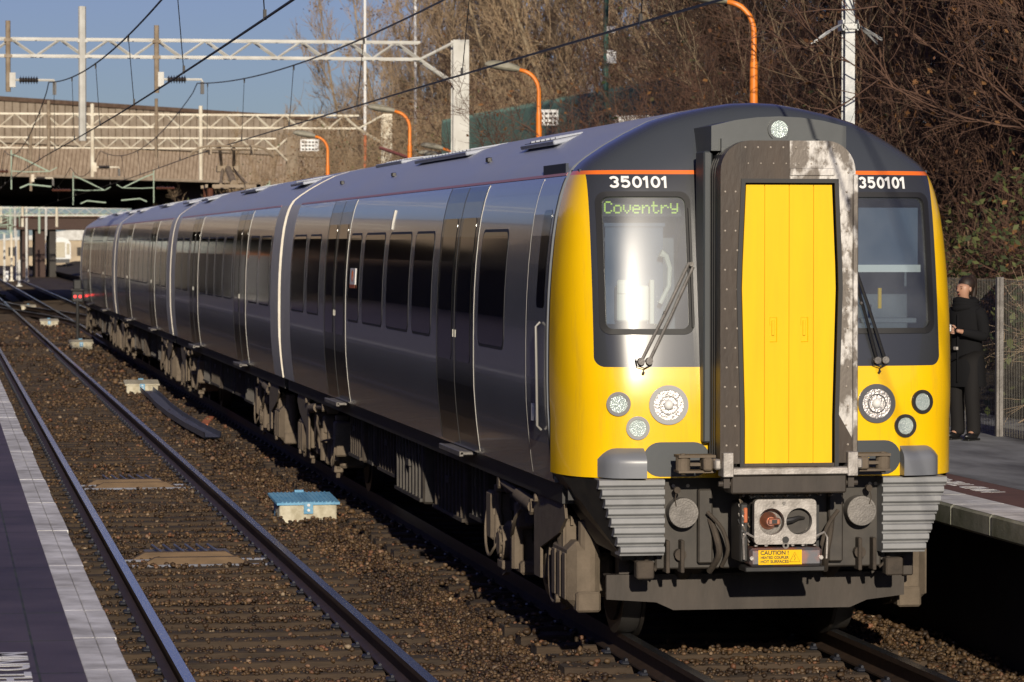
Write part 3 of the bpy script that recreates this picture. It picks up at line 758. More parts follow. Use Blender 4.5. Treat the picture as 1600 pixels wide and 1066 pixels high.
# hinges / cowl links either side
for s in (-1,1):
    h=MB(); h.box(s*.47,s*.72,.10,.26,1.235,1.25); h.box(s*.47,s*.72,.10,.26,1.335,1.352); h.cyl((s*.68,.16,1.25),(s*.68,.16,1.335),.048,14); h.cyl((s*.68,.16,1.22),(s*.68,.16,1.36),.02,8)
    h.box(s*.50,s*.56,.06,.2,1.25,1.335,b=.01); h.box(s*.455,s*.50,.0,.2,1.26,1.33,1,b=.01); h.box(s*.57,s*.64,.12,.2,1.28,1.30)
    h.build('gangway_link',[M['dust'],M['alloy']],car1)
    c=MB(); P=rrpath(s*.66-.225,s*.66+.225,1.19,1.42,.112) ; pts=[on_mask(x,z,.004) for x,z in P]; inn=[on_mask(x,z,-.10) for x,z in P]; n=len(P)
    RR=[[on_mask(s*.66+(x-s*.66)*q,1.305+(z-1.305)*q,.006) for x,z in P] for q in (.02,.3,.6,.85,1)]
    c.add([v for R_ in RR for v in R_],[(a*n+k,a*n+(k+1)%n,(a+1)*n+(k+1)%n,(a+1)*n+k) for a in range(4) for k in range(n)],0)
    c.build('bumper_recess',M['recess'],car1)
    # bump cover
    vs=[];fs=[];nu,nv=10,8
    for i in range(nu+1):
        for j in range(nv+1):
            u=i/nu; v=j/nv; x=s*(.882+.295*u); z=1.185+(.195-.075*max(0,(u-.62)/.38)**2)*v; 
            bul=(1-max(0,(v-.55)/.45)**2.2)*(1-max(0,(u-.7)/.3)**2.4)
            y=mask_y(x,z)-.12*bul+.004; vs.append((x,min(y,mask_y(x,z)+.0),z))
    for i in range(nu):
        for j in range(nv): a=i*(nv+1)+j; fs.append((a,a+1,a+nv+2,a+nv+1))
    # inner edge wall and underside
    o_=len(vs)
    for j in range(nv+1): vs.append((s*.882,mask_y(s*.882,1.3)+.05,1.185+.195*j/nv))
    for j in range(nv): fs.append((j,j+1,o_+j+1,o_+j))
    o2=len(vs)
    for i in range(nu+1): x=s*(.882+.295*i/nu); vs.append((x,mask_y(x,1.2)+.05,1.185))
    for i in range(nu): fs.append((i*(nv+1),(i+1)*(nv+1),o2+i+1,o2+i))
    c=MB(); c.add(vs,fs); c.build('bumper_cover',M['bumpg'],car1,smooth=True,angle=50)
    # ribbed anti-climber
    a=MB(); n=8; z1=1.175; dz=(1.175-.665)/n
    def xo(z): return 1.205-(1.175-z)/.51*.165
    for k in range(n):
        zt=z1-k*dz; zb=zt-dz
        yf=.40
        a.prism([(yf+.035,zb),(yf+.03,zb+.012),(yf+.008,zb+.02),(yf,zb+.028),(yf,zt-.006),(yf+.012,zt-.001),(yf+.05,zt),(yf+.2,zt),(yf+.2,zb)],'x',s*.75,s*xo((zt+zb)/2))
    a.build('ribbed_panel',M['fin'],car1)
    # black side plate behind it
    p=MB(); vs=[(s*1.20,.46,1.17),(s*1.03,.46,.66),(s*1.10,1.0,.70),(s*1.30,1.55,1.1),(s*1.36,1.30,1.18),(s*1.36,.95,1.18)]
    p.add(vs,[(0,1,2,3,4,5)]); p.add([(x-s*.02,y+.02,z) for x,y,z in vs],[(0,1,2,3,4,5)]); p.box(s*1.19,s*1.30,.98,1.0,1.0,1.2)
    p.build('side_fairing',M['black'],car1)
    q=MB(); q.cyl((s*.613,.44,.945),(s*.613,.56,.945),.10,32); q.ring((s*.613,.438,.945),(0,-1,0),.085,.098,.003,32); q.build('buffer_pad',M['pad'],car1,smooth=True)
    r_=MB(); r_.cyl((s*.56,.62,.70),(s*.50,1.02,.46),.06,14); r_.build('air_pipe',M['dust2'],car1,smooth=True); r_=MB(); r_.cyl((s*.62,.50,.66),(s*.62,.62,.66),.04,12); r_.box(s*.60,s*.625,.47,.6,.54,.76,b=.005); r_.build('bracket',M['dust2'],car1,smooth=True); r_=MB(); r_.box(s*.70,s*.725,.47,.6,.54,.76,b=.005); r_.build('bracket',M['dust2'],car1); r_=MB(); r_.box(s*.80,s*.92,.5,.6,.5,.62,b=.01); r_.tube([(s*.82,.6,.72),(s*.84,.58,.6),(s*.78,.58,.56),(s*.75,.6,.62)],.018,8)
    r_.tube([(s*.66,.44,1.10),(s*.675,.43,1.04),(s*.665,.44,.99)],.004,5); r_.cyl((s*.66,.46,1.10),(s*.66,.42,1.10),.022,12); r_.build('bracket',M['dust2'],car1,smooth=True); r_=MB(); r_.tube(smooth([(s*.42,.5,.90),(s*.39,.44,.78),(s*.37,.45,.66),(s*.40,.6,.54)]),.022,8); r_.tube(smooth([(s*.45,.45,.95),(s*.36,.40,.84),(s*.32,.40,.70),(s*.34,.5,.58)]),.014,8)
    r_.cyl((s*.44,.70,.66),(s*.42,1.05,.52),.08,14)
    r_.build('brake_pipe',M['dust2'],car1,smooth=True)
u=MB(); u.box(-.78,.78,.56,.60,.56,1.18,b=.01); u.box(-1.0,-.78,.62,1.0,.62,1.16); u.box(.78,1.0,.62,1.0,.62,1.16); u.box(-.9,.9,.60,1.2,.6,1.2)
u.box(-.50,-.40,.50,.56,.6,1.1,b=.01); u.box(.40,.50,.50,.56,.6,1.1,b=.01)
for x in (-.66,-.56,.56,.70,.74): u.cyl((x,.55,1.12),(x,.565,1.12),.012,8,1)
u.build('headstock',[M['gback'],M['rivet']],car1)
sb=MB(); sb.prism([(-1.045,.325),(-.70,.300),(-.58,.245),(.66,.245),(.78,.295),(1.045,.325),(1.045,.492),(-1.045,.492)],'y',.92,.96)
sb.box(-1.045,1.045,.93,1.05,.478,.492,b=.004); sb.box(-.95,-.88,.96,1.1,.40,.95); sb.box(.88,.95,.96,1.1,.40,.95); sb.box(1.02,1.10,.88,.95,.46,.68,b=.01); sb.box(-.30,.30,.90,.93,.482,.50,b=.004)
sb.build('snow_beam',M['plough'],car1)
# coupler
cp=MB()
def plate_with_holes(mb,w,z0,z1,y0,y1,holes,n=32):
    nx,nz=48,34
    pass
cpo=MB(); 
# face plate: outer rounded square minus two circles, made from bmesh boolean-free triangulation
bmf=bmesh.new()
P=rrpath(-.21,.21,.757,1.055,.03,4,1); vsO=[bmf.verts.new((x,.10,z)) for x,z in P]; ed=[bmf.edges.new((vsO[i],vsO[(i+1)%len(vsO)])) for i in range(len(vsO))]
for cx in (-.094,.094):
    c_=[bmf.verts.new((cx+.088*math.cos(2*math.pi*k/32),.10,.908+.088*math.sin(2*math.pi*k/32))) for k in range(32)]
    ed+=[bmf.edges.new((c_[i],c_[(i+1)%32])) for i in range(32)]
bmesh.ops.triangle_fill(bmf,use_beauty=True,use_dissolve=False,edges=ed)
ex=bmesh.ops.extrude_face_region(bmf,geom=bmf.faces[:]); 
for v in [g_ for g_ in ex['geom'] if isinstance(g_,bmesh.types.BMVert)]: v.co.y=.16
bmesh.ops.recalc_face_normals(bmf,faces=bmf.faces)
mec=bpy.data.meshes.new('coupler'); bmf.to_mesh(mec); bmf.free(); mec.materials.append(M['alloy'])
mec.transform(Matrix.Translation((0,-10,0))); cpl=meshobj('coupler',mec,car1)
k_=MB(); k_.box(-.20,.20,.19,.5,.77,1.04,0,b=.02); k_.cyl((-.094,.185,.908),(-.094,.115,.908),.060,24,1,.03); k_.box(-.115,-.03,.105,.17,.885,.93,1,b=.008); k_.box(-.09,-.055,.10,.16,.895,.92,2); k_.tube([(.0,.13,.905),(.05,.12,.915),(.10,.13,.93),(.14,.15,.925)],[.022,.02,.014,.01],8,2); k_.cyl((.094,.19,.908),(.094,.16,.908),.085,24,3)
k_.cyl((0,.10,.788),(0,.085,.788),.022,12,2); k_.ring((0,.098,.75),(0,-1,0),.010,.022,.012,14,0); k_.cyl((-.01,.10,1.03),(-.01,.092,1.03),.012,8,0); k_.cyl((-.08,.10,1.035),(-.08,.094,1.035),.008,8,0)
k_.build('coupler_head',[M['pad'],M['copper'],M['black'],M['gback']],cpl,smooth=True)
w_=MB()
for i in range(10):
    x=-.26-.02*rng.random(); z=.85+.02*i; w_.tube([(x,.2,z),(x-.03,.16,z+.03),(x-.01,.13,z-.05),(x+.03,.15,z-.1)],.006,5,i%3)
for i in range(9): x=-.30+.075*i; w_.cyl((x,.13,1.075+.01*(i%2)),(x+.03,.15,1.085),.009,6,0); w_.sphere((x+.02,.12,1.08),.009,6,4,1)
w_.box(-.30,-.245,.13,.4,.64,1.03,2,b=.01); w_.box(-.275,-.25,.125,.2,.90,1.0,3,b=.005); w_.box(.26,.28,.3,.5,.66,1.0,2); w_.box(-.22,.24,.2,.5,1.055,1.08,2)
w_.build('cables',[M['dust'],M['alloy'],M['black'],M['redrail']],cpl)
hb=MB(); hb.box(-.245,.245,.075,.26,.612,.735,0,b=.018); hb.box(-.27,.27,.10,.30,.575,.61,1,b=.006)
for s in (-1,1): hb.tube([(s*.20,.12,.80),(s*.265,.10,.835),(s*.285,.10,.80),(s*.28,.10,.66)],.008,6,2); hb.cyl((s*.235,.075,.67),(s*.235,.062,.67),.014,10,2)
for x in (-.2,-.13,.05,.12,.2): hb.cyl((x,.10,.745),(x,.10,.755),.012,8,2)
hbo=hb.build('electric_head',[M['copper'],M['black'],M['alloy']],car1,smooth=True)
lb=MB(); lb.box(-.19,.105,.070,.0745,.626,.722); lbo=lb.build('caution_label',M['yellow'],hbo)
blk=M['black']
place_text('label_text','CAUTION !',.036,(-.080,.0690,.703),(1,0,0),(0,0,1),blk,lbo,.0008,width=.19)
place_text('label_text','HEATED COUPLER',.024,(-.080,.0690,.672),(1,0,0),(0,0,1),blk,lbo,.0006,width=.19)
place_text('label_text','HOT SURFACES',.027,(-.080,.0690,.645),(1,0,0),(0,0,1),blk,lbo,.0006,width=.19)
tr=MB(); tr.tube([(.022,.0690,.643),(.092,.0690,.643),(.057,.0690,.708),(.022,.0690,.643)],.0016,4); tr.tube([(.060,.0690,.692),(.052,.0690,.674),(.061,.0690,.672),(.055,.0690,.652)],.0017,4); tr.build('hazard_symbol',blk,lbo)
# wipers: twin arms
def wiper(s):
    w=MB(); piv=on_mask(-.895,1.955,.03) if s<0 else on_mask(.72,1.955,.03); piv2=piv+Vector((.055,0,.002))
    tip=on_mask(-.545,2.60,.045) if s<0 else on_mask(.53,2.72,.045)
    # stage the arms across the curved glass
    for p,e in ((piv,Vector((-.012,0,.01))),(piv2,Vector((.014,0,-.02)))):
        mid=(p+tip+e)/2; mid.y-=.02; w.tube([p,mid,tip+e],.0115,6,0)
    w.cyl(piv+Vector((0,.03,0)),piv-Vector((0,.015,0)),.024,12,1); w.cyl(piv2+Vector((0,.03,0)),piv2-Vector((0,.015,0)),.024,12,1); w.cyl(tip+Vector((0,.01,0)),tip-Vector((0,.02,0)),.016,10,1)
    m_=(piv+tip)/2+Vector((-.012,-.022,.0)); w.sphere(m_,.014,8,6,1)
    xb=tip.x
    blade=[on_mask(xb+(.006 if s<0 else .0),z,.022) for z in (2.18,2.4,2.6,2.8,2.98)]; w.tube(blade,.008,5,2); 
    w.tube([piv+Vector((-.04,-.01,.02)),piv+Vector((-.03,-.01,-.03)),piv+Vector((.02,-.015,-.045)),piv+Vector((.07,-.01,-.02)),piv+Vector((.075,0,.03))],.004,5,2); w.sphere(piv+Vector((.012,-.015,-.075)),.010,6,5,2); w.cyl(piv+Vector((.015,-.015,-.045)),piv+Vector((.012,-.015,-.07)),.003,5,2)
    w.build('windscreen_wiper',[M['pad'] if s<0 else M['rubber'],M['pad'],M['rubber']],car1,smooth=True)
wiper(-1); wiper(1)
# side kit of car 1
for s in (-1,1):
    t=MB(); strip(t,1.335,2.15,1.12,3.19,.002,s); cd=t.build('cab_door',M['paint'],car1)
    t=MB(); strip(t,1.42,1.74,2.30,2.98,.004,s,r=.05); t.build('glass',M['pane'],cd)
    t=MB(); strip(t,2.15,2.162,1.12,3.20,.003,s); t.build('door_edge',M['seam'],car1)
    t=MB(); strip(t,1.302,1.335,1.12,3.20,.003,s); t.build('door_seal',M['rubber'],car1)
    t=MB(); 
    for y in (1.52,): t.tube([(s*(W(1.5)+.01),y,1.45),(s*(W(1.5)+.04),y,1.48),(s*(W(2.2)+.04),y,2.17),(s*(W(2.2)+.01),y,2.20)],.009,8,0)
    t.box(s*(W(1.6)+.0),s*(W(1.6)+.012),1.85,1.9,1.50,1.62,1); t.build('handrail',[M['seam'],M['white']],car1,smooth=True)
    t=MB(); strip(t,9.92,9.97,2.88,3.06,.012,s); t.build('door_camera',M['seam'],car1)
make_door(car1,4.62,6.66); make_door(car1,13.28,15.3)
make_windows(car1,[(3.14,4.40),(7.0,8.22),(8.45,10.02),(10.30,11.88),(12.15,13.12),(15.85,17.1),(17.42,18.88)])
L=MB()
for s in (-1,1): strip(L,1.33,19.0,3.214,3.234,.004,s)
L.build('cantrail_stripe',M['line'],car1)
ns=MB(); strip(ns,12.42,12.86,2.30,2.50,.011,-1); nso=ns.build('warning_sticker',M['white'],car1)
ns=MB(); ns.ring((-1*(W(2.42)+.012),12.64,2.42),(-1,0,0),.045,.06,.002,20,0); ns.tube([(-1*(W(2.42)+.013),12.6,2.46),(-1*(W(2.42)+.013),12.68,2.38)],.006,4,0); strip(ns,12.42,12.86,2.30,2.335,.013,-1,0); ns.build('sticker_symbol',M['redrail'],nso)
make_bogie(car1,3.09); make_bogie(car1,17.25,flip=-1); underframe(car1,0.2,20.3,3,1.0)
roof_kit(car1,[(3.6,-.80,1.5,.28),(8.6,-.62,3.4,.46),(8.6,.62,3.0,.46),(14.5,-.2,2.2,.9)])
rr_=MB()
for y in (6.2,12.3,16.8):
    rr_.box(-1.03,-.99,y,y+.10,3.42,3.46,b=.005)
rr_.build('roof_bracket',M['black'],car1)
CAR='carriage of the grey commuter train'
car2=intermediate(20.34,'second carriage of the grey train, directly behind the front one, nearest pale end strip',11)
car3=intermediate(40.68,'third carriage of the grey train, the one carrying the raised pantograph',12)
car4=intermediate(61.02,'rearmost carriage of the grey train, farthest along towards the bridge',13)
# pantograph on car 3
p=MB(); yb_=44.0
for x in (-.45,.45):
    for dy in (-.5,.5): p.cyl((x,yb_+dy,3.55),(x,yb_+dy,3.82),.06,10,1); 
p.box(-.55,.55,yb_-.6,yb_-.52,3.82,3.88); p.box(-.55,.55,yb_+.52,yb_+.6,3.82,3.88); p.box(-.5,-.42,yb_-.6,yb_+.6,3.82,3.88); p.box(.42,.5,yb_-.6,yb_+.6,3.82,3.88)
p.tube([(0,yb_-.5,3.9),(0,yb_+.9,4.22)],.07,8); p.tube([(-.25,yb_-.5,3.88),(-.1,yb_+.85,4.2)],.03,6); p.tube([(.25,yb_-.5,3.88),(.1,yb_+.85,4.2)],.03,6)
p.box(-.22,.22,yb_+.8,yb_+1.0,4.14,4.28,b=.02)
p.tube([(-.12,yb_+.9,4.24),(-.22,yb_+.1,4.60)],.03,6,2); p.tube([(.12,yb_+.9,4.24),(.05,yb_+.1,4.60)],.03,6,2)
p.build('pantograph',[M['rustpost'],M['insulb'],M['rustpost']],car3)
ph=MB()
for dy in (-.12,.12):
    ph.tube([(-.82,yb_+.1+dy,4.42),(-.74,yb_+.1+dy,4.50),(-.62,yb_+.1+dy,4.585),(-.45,yb_+.1+dy,4.62),(.45,yb_+.1+dy,4.62),(.62,yb_+.1+dy,4.585),(.74,yb_+.1+dy,4.50),(.82,yb_+.1+dy,4.42)],.024,6)
ph.tube([(-.5,yb_-.02,4.56),(.5,yb_-.02,4.56)],.02,6); ph.tube([(-.5,yb_+.22,4.56),(.5,yb_+.22,4.56)],.02,6)
for x in (-.4,.4): ph.box(x-.02,x+.02,yb_-.05,yb_+.25,4.46,4.60)
ph.build('pantograph_head',M['rustpost'],car3)
# ================================================================ GROUND, TRACKS, PLATFORMS
GA=.7525; TL=-3.22; PLX=-4.71; PRX=1.487
def np_mesh(name,V,F,mats,mi=None,smooth=False):
    me=bpy.data.meshes.new(name); V=np.asarray(V,dtype=np.float32); F=np.asarray(F,dtype=np.int32); k=F.shape[1]
    me.vertices.add(len(V)); me.vertices.foreach_set('co',V.ravel()); me.loops.add(F.size); me.loops.foreach_set('vertex_index',F.ravel())
    me.polygons.add(len(F)); me.polygons.foreach_set('loop_start',np.arange(0,F.size,k,dtype=np.int32)); 
    for m in mats: me.materials.append(m)
    if mi is not None: me.polygons.foreach_set('material_index',np.asarray(mi,dtype=np.int32))
    me.update(calc_edges=True); me.validate()
    if smooth: me.polygons.foreach_set('use_smooth',np.ones(len(F),dtype=bool))
    return me
def stone_mat(name,stops):
    m,nt,b=nodes_of(name); L=nt.links.new; b.inputs['Roughness'].default_value=.62
    g=N(nt,'ShaderNodeNewGeometry'); r=ramp(nt,stops); L(g.outputs['Random Per Island'],r.inputs[0])
    tc=N(nt,'ShaderNodeTexCoord'); n=N(nt,'ShaderNodeTexNoise',Scale=.9,Detail=4); L(tc.outputs['Object'],n.inputs['Vector'])
    mr=N(nt,'ShaderNodeMapRange'); mr.inputs['From Min'].default_value=.35; mr.inputs['From Max'].default_value=.65; mr.inputs['To Min'].default_value=.55; mr.inputs['To Max'].default_value=1.2; L(n.outputs['Fac'],mr.inputs['Value'])
    mx=N(nt,'ShaderNodeVectorMath',operation='SCALE'); L(r.outputs[0],mx.inputs[0]); L(mr.outputs[0],mx.inputs['Scale']); L(mx.outputs[0],b.inputs['Base Color'])
    n2=N(nt,'ShaderNodeTexNoise',Scale=60,Detail=3); L(tc.outputs['Object'],n2.inputs['Vector']); bp=N(nt,'ShaderNodeBump',Strength=.4,Distance=.01); L(n2.outputs['Fac'],bp.inputs['Height']); L(bp.outputs[0],b.inputs['Normal'])
    return m
M['stone']=stone_mat('ballast_stones',[(0,(.020,.010,.004)),(.4,(.056,.030,.012)),(.7,(.092,.052,.021)),(.9,(.135,.085,.042)),(.96,(.16,.065,.03)),(1,(.26,.20,.13))])
def ground_mat():
    m,nt,b=nodes_of('ballast_ground'); L=nt.links.new; tc=N(nt,'ShaderNodeTexCoord')
    v=N(nt,'ShaderNodeTexVoronoi',Scale=19); L(tc.outputs['Object'],v.inputs['Vector']); sp=N(nt,'ShaderNodeSeparateColor'); L(v.outputs['Color'],sp.inputs[0])
    r=ramp(nt,[(0,(.018,.011,.006)),(.5,(.05,.031,.016)),(.85,(.095,.062,.033)),(1,(.18,.13,.08))]); L(sp.outputs[0],r.inputs[0])
    n=N(nt,'ShaderNodeTexNoise',Scale=.5,Detail=5); L(tc.outputs['Object'],n.inputs['Vector'])
    mr=N(nt,'ShaderNodeMapRange'); mr.inputs['From Min'].default_value=.35; mr.inputs['From Max'].default_value=.65; mr.inputs['To Min'].default_value=.6; mr.inputs['To Max'].default_value=1.15; L(n.outputs['Fac'],mr.inputs['Value'])
    mx=N(nt,'ShaderNodeVectorMath',operation='SCALE'); L(r.outputs[0],mx.inputs[0]); L(mr.outputs[0],mx.inputs['Scale']); L(mx.outputs[0],b.inputs['Base Color']); b.inputs['Roughness'].default_value=.8
    bp=N(nt,'ShaderNodeBump',Strength=1,Distance=.03); L(v.outputs['Distance'],bp.inputs['Height']); bp.invert=True; L(bp.outputs[0],b.inputs['Normal'])
    return m
M['ground']=ground_mat()
def gz(x,y):   # ballast level
    n=.018*math.sin(x*3.1+y*.7)+.014*math.sin(y*1.9+x*1.3)+.010*math.sin(y*5.3-x*4)
    z=-.235+n
    if -2.05<x<-1.2: z+=.03*(1-abs(x+1.6)/.45)
    return z
# terrain to the horizon
def big():
    xs=[-600,-200,-80,-40,-20,-12,-8,-6]+[-5.2+.25*i for i in range(29)]+[2.4,4,8,14,30,60,150,600]
    ys=[-80,-40,-25]+[-20+.5*i for i in range(120)]+[42+2*i for i in range(80)]+[205,215,230,250,280,320,380,460,600,900]
    V=[];F=[]
    for y in ys:
        for x in xs: V.append((x,y,gz(x,y) if -5.3<x<2.2 and y<200 else (-.25)))
    n=len(xs)
    for j in range(len(ys)-1):
        for i in range(n-1): a=j*n+i; F.append((a,a+1,a+n+1,a+n))
    return np_mesh('ground',V,F,[M['ground']],smooth=True)
tag(meshobj('ground',big()),kind='structure')
# ---------------- tracks
RAIL=[(-.035,0),(.035,0),(.036,-.035),(.010,-.05),(.009,-.125),(.07,-.145),(.07,-.158),(-.07,-.158),(-.07,-.145),(-.009,-.125),(-.010,-.05),(-.036,-.035)]
def rail_mesh(mb,path):   # path of (x,y)
    n=len(RAIL); vs=[]
    for i,(x,y) in enumerate(path):
        a=path[max(0,i-1)]; b=path[min(len(path)-1,i+1)]; d=Vector((b[0]-a[0],b[1]-a[1])).normalized(); nx,ny=d.y,-d.x
        for (u,w) in RAIL: vs.append((x+nx*u,y+ny*u,w))
    for i in range(len(path)-1):
        for k in range(n):
            k2=(k+1)%n; mb.add([vs[i*n+k],vs[i*n+k2],vs[(i+1)*n+k2],vs[(i+1)*n+k]],[(0,1,2,3)],0 if k==0 else 1)
def make_track(label,x0,seed,y0=-12,y1=330,group='railway tracks'):
    r=random.Random(seed); t=empty('railway_track',(x0,y0,-.16),label,'railway track',group)
    for s in (-1,1):
        m=MB(); rail_mesh(m,[(x0+s*GA,y) for y in (y0,0,50,100,200,y1)]); ro=m.build('rail',[M['railtop'],M['railside']],t)
        c=MB(); y=y0+.3
        while y<75:
            for q in (-1,1):
                c.box(x0+s*GA+q*.06,x0+s*GA+q*.125,y-.055,y+.055,-.168,-.140,0,b=.012); c.cyl((x0+s*GA+q*.085,y-.035,-.132),(x0+s*GA+q*.085,y+.035,-.132),.012,5)
            y+=.65
        co=c.build('rail_fastening',M['clip'],ro); co['kind']='stuff'
    y=y0+.3; i=0; st=MB()
    while y<y1:
        w=.125; L=1.26+r.uniform(-.03,.03); dz=r.uniform(-.008,.006); rot=Euler((0,0,r.uniform(-.008,.008))).to_matrix()
        vis=(y>=-2.6 and i<100)
        mb=MB() if vis else st
        if vis:
            # slightly warped, split-ended timber
            nx=10; vs=[];fs=[]
            for a in range(nx+1):
                xx=x0-L+2*L*a/nx; zt=-.168+dz+r.uniform(-.006,.004); 
                vs+=[(xx,y-w+r.uniform(-.006,.006),zt-.008),(xx,y-w+.02,zt),(xx,y+w-.02,zt+r.uniform(-.004,.004)),(xx,y+w,zt-.008),(xx,y+w,-.30),(xx,y-w,-.30)]
            for a in range(nx):
                for k in range(6): fs.append((a*6+k,a*6+(k+1)%6,(a+1)*6+(k+1)%6,(a+1)*6+k))
            fs+=[tuple(range(6)),tuple(nx*6+k for k in range(6))]; mb.add(vs,fs); mb.build('sleeper',M['sleeper'],t); i+=1
        else: mb.box(x0-L,x0+L,y-w,y+w,-.29,-.17+dz,0,rot)
        y+=.65
    so=st.build('sleepers_beyond',M['sleeper'],t); so['kind']='stuff'
    return t
trackR=make_track('track under the grey train with timber sleepers',0.0,5)
trackL=make_track('empty track beside the left platform edge, polished rails on timber sleepers',TL,6)
# diverging tracks far off
def far_track(label,pts):
    t=empty('railway_track',(pts[0][0],pts[0][1],-.16),label,'railway track','railway tracks')
    P=[]
    for i in range(41):
        u=i/40*(len(pts)-1); k=min(int(u),len(pts)-2); f=u-k; f2=f*f*(3-2*f) if len(pts)==2 else f
        P.append((pts[k][0]+(pts[k+1][0]-pts[k][0])*f2,pts[k][1]+(pts[k+1][1]-pts[k][1])*f))
    for s in (-1,1):
        m=MB(); rail_mesh(m,[(x+s*GA,y) for x,y in P]); m.build('rail',[M['railtop'],M['railside']],t)
    st=MB()
    for i in range(0,400):
        f=i/400; k=min(int(f*40),39); a=P[k]; b=P[k+1]; g=f*40-k; x=a[0]+(b[0]-a[0])*g; y=a[1]+(b[1]-a[1])*g
        if (pts[-1][1]-pts[0][1])/400*i%1<2: st.box(x-1.25,x+1.25,y-.12,y+.12,-.28,-.176)
    so=st.build('sleepers_beyond',M['sleeper'],t); so['kind']='stuff'
far_track('crossover track linking the train\'s line to the left line beyond the train',[(0,100),(TL,150)])
far_track('track curving off to the left beyond the end of the platform',[(TL,128),(-9.5,230)])
far_track('leftmost far track running in from the left under the road bridge',[(-9.0,128),(-3.22,205)])
# ---------------- ballast stones
def ico():
    t=(1+5**.5)/2
    v=np.array([(-1,t,0),(1,t,0),(-1,-t,0),(1,-t,0),(0,-1,t),(0,1,t),(0,-1,-t),(0,1,-t),(t,0,-1),(t,0,1),(-t,0,-1),(-t,0,1)],float); v/=np.linalg.norm(v[0])
    f=np.array([(0,11,5),(0,5,1),(0,1,7),(0,7,10),(0,10,11),(1,5,9),(5,11,4),(11,10,2),(10,7,6),(7,1,8),(3,9,4),(3,4,2),(3,2,6),(3,6,8),(3,8,9),(4,9,5),(2,4,11),(6,2,10),(8,6,7),(9,8,1)])
    return v,f
def stones(regions,seed):
    g=np.random.default_rng(seed); iv,jf=ico(); VV=[];FF=[];o=0
    for (x0,x1,y0,y1,dens,r0,r1) in regions:
        n=int((x1-x0)*(y1-y0)*dens); X=g.uniform(x0,x1,n); Y=g.uniform(y0,y1,n); r=g.uniform(r0,r1,n)*g.choice([.8,1,1,1.25],n)
        keep=np.ones(n,bool)
        for tx in (0,TL):
            for s in (-1,1): keep&=np.abs(X-(tx+s*GA))>.085+r*.6
            # leave sleeper tops partly clear
            on=np.abs(((Y+12-.3)+.325)%.65-.325)<.135
            d=np.abs(X-tx)
            cover=.5+.5*np.sin(Y*.55+tx)+.25*np.sin(Y*1.7)
            prob=np.where(d<1.30, np.where((d<.6)&(cover>.35),.80,np.where(d>1.0,.45,.28)),1.)
            if tx==TL: prob=np.where((d<.62)&(cover>.3),.85,prob)
            pr=np.where(on&(d<1.30),prob,1.); keep&=g.uniform(0,1,n)<pr
        X,Y,r=X[keep],Y[keep],r[keep]; n=len(X)
        Z=np.array([gz(a,b) for a,b in zip(X,Y)])
        for tx in (0,TL):
            on=(np.abs(((Y+12-.3)+.325)%.65-.325)<.135)&(np.abs(X-tx)<1.27); Z=np.where(on,np.maximum(Z,-.172),Z)
        Z=Z+r*.35+np.where(g.uniform(0,1,n)<.25,r*.8,0)
        sc=g.uniform(.65,1.25,(n,1,3))*r[:,None,None]; jit=1+g.uniform(-.28,.28,(n,12,1))
        a=g.uniform(0,2*np.pi,n); b=g.uniform(0,2*np.pi,n)
        P=iv[None]*jit
        ca,sa=np.cos(b),np.sin(b); P=np.stack([P[...,0],P[...,1]*ca[:,None]-P[...,2]*sa[:,None],P[...,1]*sa[:,None]+P[...,2]*ca[:,None]],-1)
        P=P*sc*np.array([1,1,.8]); ca,sa=np.cos(a),np.sin(a); P=np.stack([P[...,0]*ca[:,None]-P[...,1]*sa[:,None],P[...,0]*sa[:,None]+P[...,1]*ca[:,None],P[...,2]],-1)
        P+=np.stack([X,Y,Z],-1)[:,None,:]; VV.append(P.reshape(-1,3)); FF.append((jf[None]+(np.arange(n)*12)[:,None,None]).reshape(-1,3)+o); o+=n*12
    return np_mesh('ballast',np.concatenate(VV),np.concatenate(FF),[M['stone']])
bal=meshobj('ballast',stones([(-4.6,-1.2,-2.5,8,950,.009,.021),(-1.2,1.45,-4,2.5,850,.009,.022),(1.2,1.9,-4,6,600,.011,.026),(-4.4,-1.1,8,22,520,.011,.024),(-4.4,-1.0,22,48,190,.016,.031),(-1.3,-.6,2.5,22,240,.014,.028),(-4.4,-.9,48,110,22,.03,.055),(.9,1.48,-3,3,14,.03,.045)],4))
tag(bal,kind='stuff',label='brown ballast stones around the sleepers')
# cable box covers in the six-foot
def cable_box(x,y,rz,label,w=.62):
    t=empty('cable_box',(x,y,-.25),label,'cable box','lidded boxes between the two tracks'); 
    b=MB(); b.box(x-w/2,x+w/2,y-.14,y+.14,-.25,-.045,0,b=.012); b.build('box',M['concrete'],t)
    l=MB(); l.prism([(y-.15,-.044),(y-.15,-.018),(y+.50,.046),(y+.50,.02)],'x',x-w/2-.03,x+w/2+.03)
    for k in range(14): q=x-w/2+.03+k*(w-.06)/13; l.prism([(y-.14,-.018),(y-.14,-.009),(y+.49,.054),(y+.49,.046)],'x',q-.007,q+.007)
    l.box(x-w/2+.03,x+w/2-.03,y+.16,y+.44,-.25,-.02,0)
    lo=l.build('lid',M['bluelid'] if y<20 else M['concrete'],t)
    h=MB(); h.box(x-.05,x+.05,y-.158,y-.14,-.14,-.012,0,b=.003); h.box(x-.05,x+.05,y+.46,y+.50,.047,.075,0,b=.003); 
    for z in (-.045,-.10): h.cyl((x,y-.158,z),(x,y-.166,z),.016,10,1)
    h.build('clasp',[M['bluelid'],M['white']],t)
    t.rotation_euler=(0,0,rz)
cable_box(-1.64,14.8,.06,'nearest blue-lidded box between the tracks, beside the front carriage')
cable_box(-1.57,46.6,0,'second nearest pale box between the tracks, at the end of the long steel trough')
cable_box(-1.58,76.3,0,'middle of the five boxes between the tracks, third from the camera')
